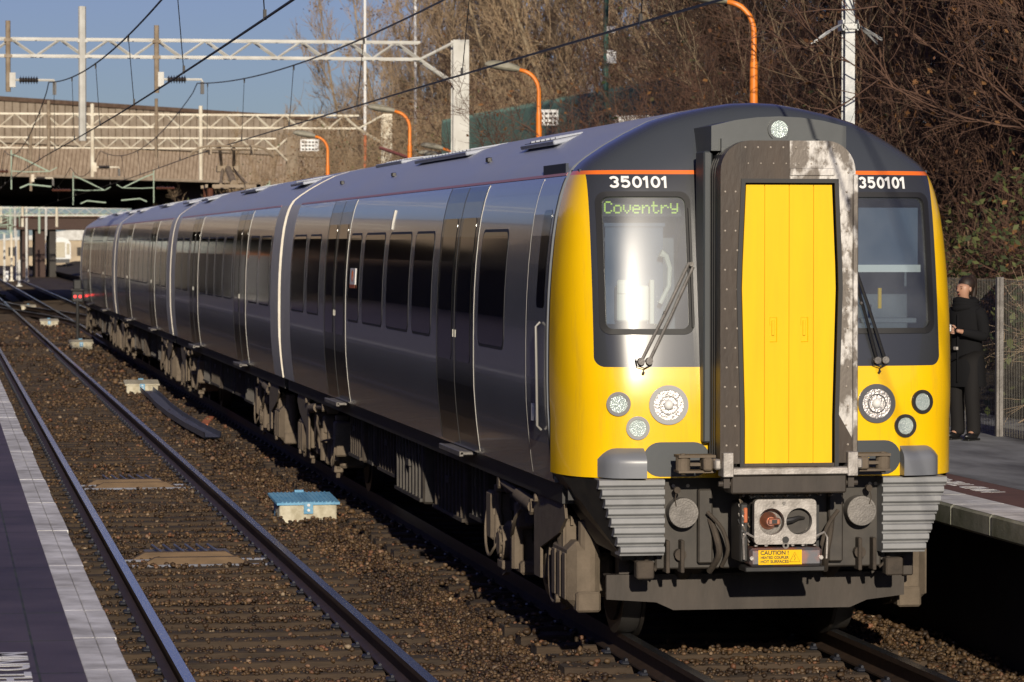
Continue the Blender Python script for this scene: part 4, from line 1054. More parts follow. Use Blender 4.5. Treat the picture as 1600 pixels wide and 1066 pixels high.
cable_box(-1.61,104.2,0,'fourth box from the camera between the tracks, small and pale')
cable_box(-1.60,134.5,0,'farthest pale box between the tracks, near the bridge shadow')
# steel trough lying in the six foot
t=MB(); P=[(-1.50,46.2),(-1.53,43),(-1.60,39.5),(-1.62,36),(-1.58,32.5),(-1.50,29.5)]
fine=[]
for i in range(len(P)-1):
    for k in range(4): f=k/4; fine.append((P[i][0]+(P[i+1][0]-P[i][0])*f,P[i][1]+(P[i+1][1]-P[i][1])*f))
fine.append(P[-1]); sec=[(-.13,-.06),(-.118,-.06),(-.113,-.135),(.113,-.135),(.118,-.06),(.13,-.06),(.125,-.15),(-.125,-.15)]
vs=[(x+u,y,w) for x,y in fine for u,w in sec]; n=8
for i in range(len(fine)-1):
    for k in range(n): t.add([vs[i*n+k],vs[i*n+(k+1)%n],vs[(i+1)*n+(k+1)%n],vs[(i+1)*n+k]],[(0,1,2,3)])
tag(t.build('cable_trough',M['bluemetal'],loc=(-1.55,38,-.17)),'open steel cable trough curving along between the tracks','cable trough')
t=MB(); t.box(-1.24,-1.10,33.6,36.2,-.20,-.15,0,Euler((0,0,-.12)).to_matrix(),b=.01)
tag(t.build('plank',M['orangeplank'],loc=(-1.17,34.9,-.2)),'orange-brown plank lying on the ballast beside the steel trough','plank')
# signalling devices between the left rails
def device(y,label):
    t=empty('track_magnet',(TL,y,-.2),label,'track magnet','low timber ramps with rods between the left rails')
    for dy,off in ((0,.0),(.55,-.06)):
        w=MB(); x0=TL-.52+off; x1=TL+.50+off
        poly=[(x0,-.165),(x0+.14,-.09),(x1-.14,-.09),(x1,-.165),(x1,-.2),(x0,-.2)]
        w.prism(poly,'y',y+dy-.05,y+dy+.05); w.build('timber_ramp',M['timber'],t)
        r=MB(); r.box(TL-.70+off,TL+.72+off,y+dy-.09,y+dy-.06,-.17,-.15); r.build('tie_bar',M['bluemetal'],t)
    q=MB()
    for k in range(6): q.cyl((TL-.28+k*.105,y+.65,-.105),(TL-.32+k*.105,y+1.45,-.105),.013,8)
    q.build('rod',M['bluemetal'],t); 
    s=MB(); s.box(TL-.40,TL+.38,y+.64,y+1.46,-.19,-.145); s.build('magnet_block',M['pad'],t)
device(9.2,'nearer timber-ramped magnet with steel rods between the left rails'); device(19.2,'farther timber-ramped magnet with steel rods between the left rails')
# ---------------- platforms
pl=MB(); pl.box(-30,PLX+.28-.33,-40,98,-.3,.90,0); 
tag(pl.build('platform_left',M['shadewall']),kind='structure')
def paver_mat(name,c1,c2,sy,sx):
    m,nt,b=nodes_of(name); L=nt.links.new; tc=N(nt,'ShaderNodeTexCoord'); sp=N(nt,'ShaderNodeSeparateXYZ'); L(tc.outputs['Object'],sp.inputs[0])
    def per(o,p,w):
        a=N(nt,'ShaderNodeMath',operation='PINGPONG'); L(o,a.inputs[0]); a.inputs[1].default_value=p/2
        c=N(nt,'ShaderNodeMath',operation='LESS_THAN'); L(a.outputs[0],c.inputs[0]); c.inputs[1].default_value=w; return c.outputs[0]
    g=N(nt,'ShaderNodeMath',operation='MAXIMUM'); L(per(sp.outputs[1],sy,.014),g.inputs[0]); L(per(sp.outputs[0],sx,.006),g.inputs[1])
    n=N(nt,'ShaderNodeTexNoise',Scale=2.2,Detail=6); L(tc.outputs['Object'],n.inputs['Vector']); r=ramp(nt,[(.3,c1),(.7,c2)]); L(n.outputs['Fac'],r.inputs[0])
    dv=N(nt,'ShaderNodeMath',operation='DIVIDE'); L(sp.outputs[1],dv.inputs[0]); dv.inputs[1].default_value=sy; fl=N(nt,'ShaderNodeMath',operation='ROUND'); L(dv.outputs[0],fl.inputs[0]); wn=N(nt,'ShaderNodeTexWhiteNoise',noise_dimensions='1D'); L(fl.outputs[0],wn.inputs['W']); mrr=N(nt,'ShaderNodeMapRange'); mrr.inputs['To Min'].default_value=.72; mrr.inputs['To Max'].default_value=1.15; L(wn.outputs['Value'],mrr.inputs['Value']); vm=N(nt,'ShaderNodeVectorMath',operation='SCALE'); L(r.outputs[0],vm.inputs[0]); L(mrr.outputs[0],vm.inputs['Scale']); r=vm
    n3=N(nt,'ShaderNodeTexNoise',Scale=5,Detail=3); L(tc.outputs['Object'],n3.inputs['Vector']); rj=ramp(nt,[(.4,(.018,.014,.010)),(.62,(.05,.06,.02))]); L(n3.outputs['Fac'],rj.inputs[0])
    mx=N(nt,'ShaderNodeMix',data_type='RGBA'); L(g.outputs[0],mx.inputs[0]); L(r.outputs[0],mx.inputs[6]); L(rj.outputs[0],mx.inputs[7]); L(mx.outputs[2],b.inputs['Base Color'])
    b.inputs['Roughness'].default_value=.62; n2=N(nt,'ShaderNodeTexNoise',Scale=90,Detail=3); L(tc.outputs['Object'],n2.inputs['Vector'])
    h=N(nt,'ShaderNodeMath',operation='SUBTRACT'); L(n2.outputs['Fac'],h.inputs[0]); L(g.outputs[0],h.inputs[1]); bp=N(nt,'ShaderNodeBump',Strength=.35,Distance=.006); L(h.outputs[0],bp.inputs['Height']); L(bp.outputs[0],b.inputs['Normal']); return m
M['paver']=paver_mat('platform_paving_purple_brown',(.060,.044,.052),(.105,.078,.088),1.22,.30)
cs=MB()
# paving surface and coping stones
cs.box(-30,PLX-.195,-40,98,.896,.913,0); tag(cs.build('platform_surface',M['paver']),kind='structure')
cs=MB(); y=-40.2; r=random.Random(3)
while y<98:
    L=1.22; dz=r.uniform(-.002,.002)
    cs.box(PLX-.093,PLX+r.uniform(-.006,.004),y+.002,y+L-.003,.80,.915+dz,0,b=.003); cs.box(PLX-.195,PLX-.097,y+.002,y+L-.003,.80,.916+dz,0,b=.003); y+=L
tag(cs.build('platform_coping',M['stonewhite']),kind='structure')
tx=place_text('platform_lettering','MIND THE GAP',.26,(-5.235,-6.55,.9165),(0,-1,0),(1,0,0),M['white'],None,bold=.004,align='LEFT',ext=.0008); tx['kind']='structure'
# right platform
pr=MB(); pr.box(PRX+.42,4.9,-40,112,-.3,.90,0); tag(pr.build('platform_right',M['shadewall']),kind='structure')
s=MB(); s.box(2.42,5.6,-40,112,.901,.914,0); tag(s.build('platform_tarmac',M['tarmac']),kind='structure')
s=MB(); s.box(PRX+.40,2.42,-40,112,.899,.912,0); tag(s.build('platform_paving_strip',M['redpave']),kind='structure')
cs=MB(); y=-39.9; i=0
while y<112:
    dz=r.uniform(-.003,.003); cs.box(PRX,PRX+.398,y+.005,y+.910,.755,.915+dz,1,b=.018); cs.box(PRX+.015,PRX+.39,y+.012,y+.905,.9151+dz,.9165+dz,0); y+=.915
tag(cs.build('platform_coping_right',[M['stonewhite'],M['copingside']]),kind='structure')
tx=place_text('platform_lettering','MIND THE GAP',.26,(2.16,2.4,.9135),(0,1,0),(-1,0,0),M['white'],None,bold=.004,align='LEFT',ext=.0006); tx['kind']='structure'
s=MB(); 
# ---------------- fence on the right platform
def mesh_fence():
    t=empty('mesh_fence',(4.5,-3,.9),'galvanised weldmesh fence with flat posts along the back of the right platform','fence')
    y=9.57-2.6*5
    k=0
    while y<60:
        p=MB(); p.box(4.40,4.47,y-.028,y+.028,.7,2.43,0,b=.004); p.box(4.425,4.445,y-.05,y+.05,.7,2.42); p.build('fence_post',M['pad'],t)
        m=MB(); ya=y+.03; yb=y+2.57
        if y<22:
            n=int((yb-ya)/.05)
            for i in range(n+1): yy=ya+(yb-ya)*i/n; m.tube([(4.48,yy,.92),(4.48,yy,2.41)],.003,4,cap=False)
            for i in range(9): z=.95+.18*i; m.tube([(4.487,ya,z),(4.487,yb,z)],.003,4,cap=False)
        else:
            for i in range(18): yy=ya+(yb-ya)*i/17; m.tube([(4.48,yy,.92),(4.48,yy,2.41)],.004,3,cap=False)
            for i in range(4): z=.95+.48*i; m.tube([(4.487,ya,z),(4.487,yb,z)],.004,3,cap=False)
        m.build('mesh_panel',M['fencewire'],t); y+=2.6
mesh_fence()
# ---------------- lamps
def lamp_post(x,y,zb,side,label,group='orange platform lamps',h=4.62):
    t=empty('platform_lamp',(x,y,zb),label,'lamp post',group)
    p=MB(); p.tube([(x,y,zb),(x,y,zb+1.1),(x,y,zb+1.12),(x,y,zb+h-.85)],[.075,.075,.058,.050],14); p.tube([(x,y,zb+h-.86),(x,y,zb+h-.80),(x,y,zb+h-.45)],[.050,.038,.036],12); p.build('post',M['orange'],t,smooth=True)
    a=MB(); pts=[]
    for k in range(8):
        q=k/7*math.radians(78); pts.append((x-side*.32*(1-math.cos(q)),y+.10*(k/7),zb+h-.46+.36*math.sin(q)))
    e=pts[-1]; pts.append((e[0]-side*.05,e[1]+.05,e[2]+.015)); a.tube(pts,.034,10); a.build('arm',M['orange'],t,smooth=True)
    hd=MB(); e=pts[-1]; d=Vector((-side*1,.25,.17)).normalized(); c=Vector(e)
    secs=[(0,.06,.05),(.06,.085,.075),(.20,.115,.10),(.42,.12,.10),(.54,.09,.075),(.60,.03,.03)]; vs=[];u=Vector((0,0,1)); sd=d.cross(u).normalized(); up=sd.cross(d)
    for (l,w,hh) in secs:
        for k in range(12): q=2*math.pi*k/12; vs.append(c+d*l+sd*w*math.cos(q)+up*(hh*math.sin(q) if math.sin(q)>0 else hh*.55*math.sin(q)))
    fs=[(i*12+k,i*12+(k+1)%12,(i+1)*12+(k+1)%12,(i+1)*12+k) for i in range(5) for k in range(12)]; fs+=[tuple(range(12)),tuple(60+k for k in range(12))]
    hd.add(vs,fs); hd.build('lamp_head',M['lamphead'],t,smooth=True)
    return t
lamp_post(4.5,19.94,.91,1,'nearest orange lamp post, rising behind the front carriage roof, its head cut by the frame',h=4.95)
lamp_post(4.5,35.6,.91,1,'second orange lamp post from the camera, its grey head left of the post',h=4.88)
lamp_post(4.5,51.9,.91,1,'third orange lamp post from the camera, between the two near gantry columns',h=4.80)
lamp_post(4.5,67.9,.91,1,'farthest of the orange lamp posts, in front of the bridge',h=4.75)
for i,y in enumerate(()): lamp_post(-9.0,y,.91,-1,'orange lamp post at the far end of the left platform',None,h=4.7)
# extra grey lamp heads on the walkway behind the platform
for (x,y,z,lb) in ((7.6,66,2.6,'small orange lamp right of the nearest gantry column, higher of two'),(7.0,62,2.3,'small orange lamp right of the nearest gantry column, lower of two')):
    lamp_post(x,y,z,1,lb,'small lamps behind the platform',h=2.7)
# ---------------- steel mast on the right
t=empty('steel_mast',(5.46,19.0,.9),'tall galvanised H-section mast with spiky anti-climb guard','mast')
m=MB(); X=5.46;Y_=19.0
m.box(X-.060,X+.060,Y_-.09,Y_-.078,.6,9.5); m.box(X-.060,X+.060,Y_+.078,Y_+.09,.6,9.5); m.box(X-.006,X+.006,Y_-.077,Y_+.077,.6,9.5); m.build('column',M['galv'],t)
g=MB()
for s in (-1,1):
    for k in range(6):
        dy=-.12+.05*k; g.tube([(X+s*.08,Y_+dy*.5,5.44),(X+s*(.26),Y_+dy,5.33),(X+s*(.38+.02*(k%3)),Y_+dy*1.4,5.25-.01*k)],.007,5)
    g.box(X+s*.08,X+s*.10,Y_-.12,Y_+.12,5.35,5.48)
g.box(X-.11,X+.11,Y_-.12,Y_-.10,5.37,5.43); g.build('anti_climb_guard',M['galv'],t)
# ---------------- red ground signal by the rear of the train
t=empty('ground_signal',(-1.72,80,-.2),'black shunting signal with two small red lights near the train\'s rear','signal')
s=MB(); s.cyl((-1.53,80,-.25),(-1.53,80,1.10),.05,10); s.build('post',M['black'],t)
s=MB(); s.box(-1.70,-1.36,80,80.25,1.05,1.42,b=.03); s.box(-1.65,-1.41,80.02,80.22,1.42,1.72,b=.03); s.box(-1.73,-1.33,79.9,80,1.40,1.43); s.build('housing',M['bufferred'],t)
for x in (-1.605,-1.455):
    l=MB(); l.cyl((x,80,1.22),(x,79.985,1.22),.042,14); l.build('red_light',M['redlamp'],t)
# ================================================================ GANTRIES, WIRES, BRIDGE
def truss(mb,x0,x1,y,zt,zb,w=.32,bay=1.0,ch=.058,mi=0):
    for yy in (y-w/2,y+w/2):
        mb.box(x0,x1,yy-ch/2,yy+ch/2,zt-ch,zt,mi); mb.box(x0,x1,yy-ch/2,yy+ch/2,zb,zb+ch,mi)
        n=int(round((x1-x0)/bay)); 
        for i in range(n):
            a=x0+(x1-x0)*i/n; b=x0+(x1-x0)*(i+.5)/n; c=x0+(x1-x0)*(i+1)/n
            mb.tube([(a,yy,zb+ch/2),(b,yy,zt-ch/2)],.025,4,mi); mb.tube([(b,yy,zt-ch/2),(c,yy,zb+ch/2)],.025,4,mi)
    n=int((x1-x0)/bay)
    for i in range(n+1):
        a=x0+(x1-x0)*i/n; mb.tube([(a,y-w/2,zb+.02),(a,y+w/2,zb+.02)],.015,4,mi); mb.tube([(a,y-w/2,zt-.02),(a,y+w/2,zt-.02)],.015,4,mi)
def insulator(mb,p,q,r,mi,n=7):
    p=Vector(p);q=Vector(q); d=(q-p)
    mb.tube([p,q],r*.45,8,mi)
    for i in range(n): c=p+d*((i+.5)/n); mb.tube([c-d*.25/n,c+d*.05/n,c+d*.25/n],[r*.5,r,r*.5],10,mi)
def gantry(x0,x1,xc,y,zt,zb,mat_,label,colw,posts,arms,colz=-.2,bay=1.05,colmat=None):
    t=empty('gantry',(xc,y,colz),label,'overhead line gantry','overhead line gantries across the tracks')
    m=MB(); truss(m,x0,x1,y,zt,zb,bay=bay); m.build('truss_beam',mat_,t)
    c=MB(); h=colw/2; cz=zt+.04
    c.box(xc-h,xc+h,y-h,y-h+.014,colz,cz); c.box(xc-h,xc+h,y+h-.014,y+h,colz,cz); c.box(xc-.01,xc+.01,y-h+.015,y+h-.015,colz,cz)
    c.box(xc-h-.06,xc+h+.06,y-h-.06,y+h+.06,colz+4.9,colz+5.0)
    c.build('column',colmat or mat_,t)
    b=MB()
    for yy in (y-.14,y+.14):
        b.tube([(x1,yy,zb+.02),(xc-h,yy,zt-.03)],.03,5); b.tube([(x1,yy,zb+.02),(xc-h,yy,zb-.48)],.035,5)
    b.build('knee_brace',mat_,t)
    for (px,z0,z1,r) in posts:
        p=MB(); p.cyl((px,y-.2,z0),(px,y-.2,z1),r,8); p.box(px-r-.03,px+r+.03,y-.26,y-.12,zt-.10,zt-.03); p.box(px-r-.03,px+r+.03,y-.26,y-.12,zb-.02,zb+.05); p.build('drop_post',M['rustpost'] if r<.07 else mat_,t,smooth=True)
    for (px,z,L) in arms:
        a=MB(); a.box(px-.03,px+.10,y-.27,y-.13,z-.16,z+.16,0); a.tube([(px+.1,y-.2,z),(px+.2,y-.2,z)],.03,6,0); insulator(a,(px+.18,y-.2,z),(px+.18+L*.55,y-.2,z),.10,1); a.tube([(px+.18+L*.55,y-.2,z),(px+.18+L,y-.2,z),(px+.22+L,y-.2,z-.08)],.03,6,0); a.box(px+.16+L,px+.24+L,y-.24,y-.16,z-.32,z-.05,1)
        a.build('insulator_arm',[mat_,M['insul']],t,smooth=True)
    return t
gantry(-13,5.13,6.06,55,7.30,6.87,M['greysteel'],'nearest lattice gantry, pale grey, with thick grey column left of the trees',.36,[(-4.01,6.1,7.66,.055),(-2.39,5.03,7.99,.085),(-.757,6.1,7.59,.055)],[(-3.95,6.36,.75),(-.70,6.40,.75)],colmat=M['greysteel'])
g2=gantry(-13,9.4,10.43,102,7.42,6.9,M['creamsteel'],'second lattice gantry, cream, its column half hidden by bare shrubs',.36,[(-1.68,5.7,7.85,.06),(-.14,5.15,7.75,.07),(2.13,5.85,7.95,.06),(3.71,5.05,7.7,.07)],[(-.1,5.5,.7)])
g3=gantry(-13,8.9,9.62,128,7.38,6.88,M['creamsteel'],'third lattice gantry, right in front of the road bridge, with a brown column',.45,[(-1.64,5.05,7.9,.06)],[(-1.6,5.6,.7)],colmat=M['rustpost'])
# registration arms under gantries (pale green tubes)
def reg(parent,x,y,s,z):
    a=MB(); a.cyl((x,y,z-.9),(x,y,z+.5),.026,6,0); a.tube([(x,y,z-.25),(x+s*.5,y,z-.28),(x+s*1.35,y,z-.26),(x+s*1.6,y,z-.12)],.019,6,0); a.tube([(x,y,z+.35),(x+s*.35,y,z+.22),(x+s*.9,y,z-.05),(x+s*1.3,y,z-.25)],.028,6,0)
    insulator(a,(x-s*.1,y,z-.27),(x-s*.9,y,z-.27),.09,1,6); a.tube([(x+s*.3,y,z-.85),(x+s*.6,y,z-.72),(x+s*1.4,y,z-.80)],.03,6,0); a.build('registration_arm',[M['greensteel'],M['insulb']],parent,smooth=True)
reg(g3,.15,127.6,1,5.35); reg(g3,3.6,127.6,-1,5.45); reg(g2,-3.0,101.7,1,5.6); reg(g3,8.6,127.6,-1,5.0); 
# overhead wires
def sag(y,sup,zs,zm):
    for a,b in zip(sup,sup[1:]):
        if a<=y<=b: u=(y-a)/(b-a); return zs-(zs-zm)*4*u*(1-u)
    return zs
SUP=[-56,-19,55,102,128,170,215,260]
def line(label,xc,stag):
    t=empty('overhead_line',(xc,-30,5),label,'overhead wire','overhead contact wires')
    def cx(y): return xc+stag*math.sin((y-55)/47*math.pi/1.6)
    def cat_z(y):
        if y<55: return sag(y,SUP,6.33,5.42)
        return sag(y,SUP,6.1,5.45)
    def con_z(y): return interp(y,[(-60,4.36),(0,4.45),(25,4.56),(55,4.72),(100,4.8),(260,4.8)])
    ys=[-56+1.5*i for i in range(211)]
    c=MB(); c.tube([(cx(y),y,con_z(y)) for y in ys],.0085 if 0 else .011,5); c.build('contact_wire',M['wire'],t)
    c=MB(); c.tube([(cx(y)*.5+xc*.5,y,cat_z(y)) for y in ys],.012,5); c.build('catenary_wire',M['wire'],t)
    y=-14
    while y<250:
        d=MB(); d.tube([(cx(y)*.5+xc*.5,y,cat_z(y)),(cx(y),y,con_z(y))],.005,4); d.box(cx(y)-.012,cx(y)+.012,y-.02,y+.02,con_z(y)-.01,con_z(y)+.07); d.box(cx(y)*.5+xc*.5-.012,cx(y)*.5+xc*.5+.012,y-.02,y+.02,cat_z(y)-.08,cat_z(y)+.01); d.build('dropper',M['wire'],t)
        y+=9.2 if y<100 else 18
line('overhead wires above the grey train, crossing the gantry column on the right',0.05,.18)
line('overhead wires above the empty left track, running steeply up out of the frame',TL+.05,-.15)
# ---------------- bridge
A=Vector((-2.74,140)); D=Vector((18.31,25)).normalized(); Nn=Vector((-D.y,D.x)) # away from camera
def BP(u,v,z): p=A+D*u; return (p.x,p.y+v*1.2,z)   # the deck runs back parallel to the tracks
def corrug(name,c1,c2,ax=0):
    return mat(name,c1,.85,0,c2,2.5,.7,bump=.3,bscale=25)
M['fascia']=mat('bridge_timber_fascia',(.34,.25,.165),.85,0,(.56,.44,.31),3.2,.7,bump=.3,bscale=12)
M['fascia2']=mat('bridge_panel_grey_brown',(.38,.30,.21),.85,0,(.56,.46,.335),2.2,.7,bump=.3,bscale=12)
M['capst']=mat('parapet_cap_rusty',(.13,.075,.045),.85,0,(.22,.15,.10),3,.7)
bt=empty('road_bridge',(5,152,0),'wide road bridge with brown boarded parapet and slanted fascia over the tracks','bridge')
def bz(u): return 1.0
u0,u1=-30,46
pn=MB(); u=u0
rb=random.Random(9)
while u<u1:
    w=.62; j=rb.uniform(-.02,.02)
    v=[BP(u+.03,j,7.55),BP(u+w-.03,j,7.55),BP(u+w-.03,j+.0,9.42),BP(u+.03,j,9.42)]; vb=[BP(u+.03,j+.08,7.55),BP(u+w-.03,j+.08,7.55),BP(u+w-.03,j+.08,9.42),BP(u+.03,j+.08,9.42)]
    pn.add(v+vb,[(0,1,2,3),(0,4,5,1),(1,5,6,2),(3,2,6,7),(0,3,7,4)]); u+=w
pn.add([BP(u0,.10,7.4),BP(u1,.10,7.4),BP(u1,.10,9.4),BP(u0,.10,9.4),BP(u0,.5,7.4),BP(u1,.5,7.4),BP(u1,.5,9.4),BP(u0,.5,9.4)],[(0,1,2,3),(4,5,6,7),(3,2,6,7),(0,3,7,4),(1,5,6,2)],1)
pn.build('parapet',[M['fascia2'],M['capst']],bt)
cp_=MB(); cp_.add([BP(u0,-.1,9.42),BP(u1,-.1,9.42),BP(u1,-.1,9.62),BP(u0,-.1,9.62),BP(u0,.6,9.42),BP(u1,.6,9.42),BP(u1,.6,9.62),BP(u0,.6,9.62)],[(0,1,2,3),(4,5,6,7),(3,2,6,7),(0,1,5,4)]); cp_.build('parapet_cap',M['capst'],bt)
fs_=MB(); u=u0
while u<u1:
    w=.34; k=.9  # boards lean: lower edge pushed along the bridge and towards us
    a=[BP(u,.05,7.50),BP(u+w*.86,.05,7.50),BP(u+w*.86-.42,-k,6.02),BP(u-.42,-k,6.02)]; b=[BP(u,.15,7.50),BP(u+w*.86,.15,7.50),BP(u+w*.86-.42,-k+.1,6.02),BP(u-.42,-k+.1,6.02)]
    fs_.add(a+b,[(0,1,2,3),(0,4,7,3),(1,5,6,2),(3,2,6,7)]); u+=w
fs_.add([BP(u0,.12,7.5),BP(u1,.12,7.5),BP(u1,-.8,6.02),BP(u0,-.8,6.02)],[(0,1,2,3)],1)
fs_.build('slanted_fascia',[M['fascia'],M['capst']],bt)
eg=MB(); eg.add([BP(u0,-1.0,5.90),BP(u1,-1.0,5.90),BP(u1,-1.0,6.03),BP(u0,-1.0,6.03),BP(u0,.2,5.90),BP(u1,.2,5.90),BP(u1,.2,6.03),BP(u0,.2,6.03)],[(0,1,2,3),(0,1,5,4),(3,2,6,7)]); eg.add([BP(u0,-.12,7.48),BP(u1,-.12,7.48),BP(u1,-.12,7.60),BP(u0,-.12,7.60),BP(u0,.1,7.48),BP(u1,.1,7.48),BP(u1,.1,7.6),BP(u0,.1,7.6)],[(0,1,2,3),(3,2,6,7),(0,1,5,4)]); eg.build('edge_beam',M['fascia2'],bt)
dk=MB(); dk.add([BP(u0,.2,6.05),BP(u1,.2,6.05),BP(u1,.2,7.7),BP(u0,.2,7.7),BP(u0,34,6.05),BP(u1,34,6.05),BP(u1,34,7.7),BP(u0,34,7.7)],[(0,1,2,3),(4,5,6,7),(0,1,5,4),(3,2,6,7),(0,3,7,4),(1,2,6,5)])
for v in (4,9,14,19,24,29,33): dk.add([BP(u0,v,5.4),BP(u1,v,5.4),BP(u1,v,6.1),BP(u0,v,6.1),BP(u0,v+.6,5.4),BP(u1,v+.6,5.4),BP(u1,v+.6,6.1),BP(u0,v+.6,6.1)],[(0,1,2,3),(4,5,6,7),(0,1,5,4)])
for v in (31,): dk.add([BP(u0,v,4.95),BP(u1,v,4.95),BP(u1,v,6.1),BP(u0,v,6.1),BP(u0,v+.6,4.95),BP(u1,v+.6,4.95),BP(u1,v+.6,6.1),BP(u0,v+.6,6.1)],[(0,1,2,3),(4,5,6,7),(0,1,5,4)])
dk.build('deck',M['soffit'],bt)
ab=MB()
for ua,ub in ((-34,-16),(15,46)): ab.add([BP(ua,1.5,-.3),BP(ub,1.5,-.3),BP(ub,1.5,6),BP(ua,1.5,6),BP(ua,33,-.3),BP(ub,33,-.3),BP(ub,33,6),BP(ua,33,6)],[(0,1,2,3),(4,5,6,7),(0,3,7,4),(1,2,6,5)])
ab.build('abutment',M['brick'],bt)
# ---------------- far side
b2=empty('rail_bridge',(-2,300,0),'low dark brick bridge far down the line seen under the road bridge','bridge')
m=MB(); m.box(-60,60,300,312,4.15,5.5); m.box(-60,60,299.6,300,5.3,5.6,1); m.build('deck',[M['brick'],M['capst']],b2)
m=MB(); 
for (a,b) in ((2.0,2.6),(3.2,4.1),(4.5,5.1),(-40,-9.5)): 
    m=MB(); m.box(a,b,300.5,311,-.3,4.15); m.build('pier',M['brick'] if a!=4.5 else M['soffit'],b2)
gl=[('pale gantry seen just beyond the road bridge, nearest of the far gantries',M['creamsteel'],205,5.9),('pale green gantry far beyond the road bridge, in front of the brick bridge',M['greensteel'],245,5.6),('cream gantry above the far brick bridge, farthest of all gantries',M['creamsteel'],285,6.6),('grey gantry far beyond the road bridge, between the pale ones',M['greysteel'],228,5.4)]
for i,(lb,mt,y,z) in enumerate(gl):
    g=gantry(-30,14,14.6,y,z,z-.6,mt,lb,.35,[(x,z-2,z+.5,.09) for x in (-9,-6.6,-4.4,-2.4,-.2,2.0)],[(x,z-1.2,.7) for x in (-6.5,-2.3)],bay=1.4)
    for x in (-12.0,-5.2+i*.7,): 
        c=MB(); c.box(x-.14,x+.14,y-.1,y+.1,-.2,z); c.build('column',M['greysteel'] if i%2 else M['creamsteel'],g)
    reg(g,-3.6,y-.3,1,z-1); reg(g,-.4,y-.3,-1,z-1.1); reg(g,-7.5,y-.3,1,z-1)
for i,(x,y,h,m_) in enumerate(((.60,262,3.9,'greysteel'),(.15,258,3.8,'creamsteel'),(-.45,256,3.7,'greysteel'),(1.45,262,5.4,'greysteel'),(-.05,222,1.7,'greysteel'))):
    c=MB(); c.box(x-.09,x+.09,y-.09,y+.09,-.2,h,b=.01); c.box(x-.2,x+.2,y-.2,y+.2,-.25,-.1); c.build('trackside_post',M[m_])
    tag(bpy.data.objects[c and bpy.data.objects[-1].name] if 0 else [o for o in bpy.data.objects if o.name.startswith('trackside_post')][-1],None)
posts=[o for o in bpy.data.objects if o.name.startswith('trackside_post')]
PL=['tall pale post beside the dark brick piers under the bridge, leftmost but one','cream post just left of the dark brick piers under the bridge','pale post at the very left, before the brick bridge','tallest pale post, standing in front of the brick piers','short pale post at the foot of the brick piers']
for o,l in zip(sorted(posts,key=lambda o:o.name),PL): tag(o,l,'post','trackside posts under the bridge')
# far train
ft=empty('parked_train',(9.9,430,0),'distant cream-fronted train with round roof seen under the bridges','train')
xx=9.9
m=MB(); P=[(-1.35,.9),(1.35,.9)]+[(1.35*math.cos(a),2.7+1.05*math.sin(a)) for a in [math.pi*k/12 for k in range(13)]]; m.prism([(xx+x,z) for x,z in P],'y',430,450); m.build('body',M['galv'],ft)
m=MB(); m.box(xx-.6,xx+.6,429.9,430.0,1.1,3.1); m.box(xx-1.2,xx-.8,429.9,430.0,1.5,2.9); m.box(xx+.8,xx+1.2,429.9,430.0,1.5,2.9); m.build('end_door',M['concrete'],ft)
m=MB(); 
for x in (-.8,.8): m.cyl((xx+x-.07,430.8,.3),(xx+x+.07,430.8,.3),.42,14)
m.box(xx-1.2,xx+1.2,430.1,449,.4,.9); m.build('bogie',M['black'],ft)
M['cream2']=mat('far_buildings_cream',(.55,.45,.30),.8,0,(.30,.24,.17),.3,.7)
fb=empty('industrial_building',(6,470,0),'sunlit cream industrial sheds far beyond the bridges','building')
m=MB(); m.box(2.5,40,470,500,-.2,3.4,0); m.box(-60,1,520,560,-.2,5.5,0); m.prism([(2.2,3.4),(21,6.0),(40.3,3.4)],'y',469.8,500,1); m.build('wall',[M['cream2'],M['greysteel']],fb)
m=MB(); 
for k in range(14): m.box(4+k*2.4,5.2+k*2.4,469.85,469.95,1.2,2.4)
for k in range(18): m.box(-58+k*3.2,-56+k*3.2,519.85,519.95,1.5,3.5)
m.build('window',M['soffit'],fb)
# low white marker posts on the ballast far away
for (x,y,lb) in ((-2.35,210,'small white marker block on the ballast beyond the bridge shadow, nearer one'),(-.2,262,'small white marker box far beyond the bridge, farther one')):
    m=MB(); m.box(x-.18,x+.18,y-.1,y+.1,-.25,.35 if y<250 else .6,b=.02); m.box(x-.22,x+.22,y-.14,y+.14,-.25,-.15); tag(m.build('marker_block',M['white'],loc=(x,y,-.25)),lb,'marker','white marker blocks')
for (x,y,lb) in ((-3.4,172,'flat cream point cover by the crossing, left one'),(-2.2,176,'flat cream point cover by the crossing, right one')):
    m=MB(); m.box(x-.35,x+.35,y-.3,y+.3,-.25,-.08,b=.02); m.box(x-.1,x+.1,y-.35,y+.35,-.1,-.05); tag(m.build('point_cover',M['concrete'],loc=(x,y,-.25)),lb,'cover','cream point covers')
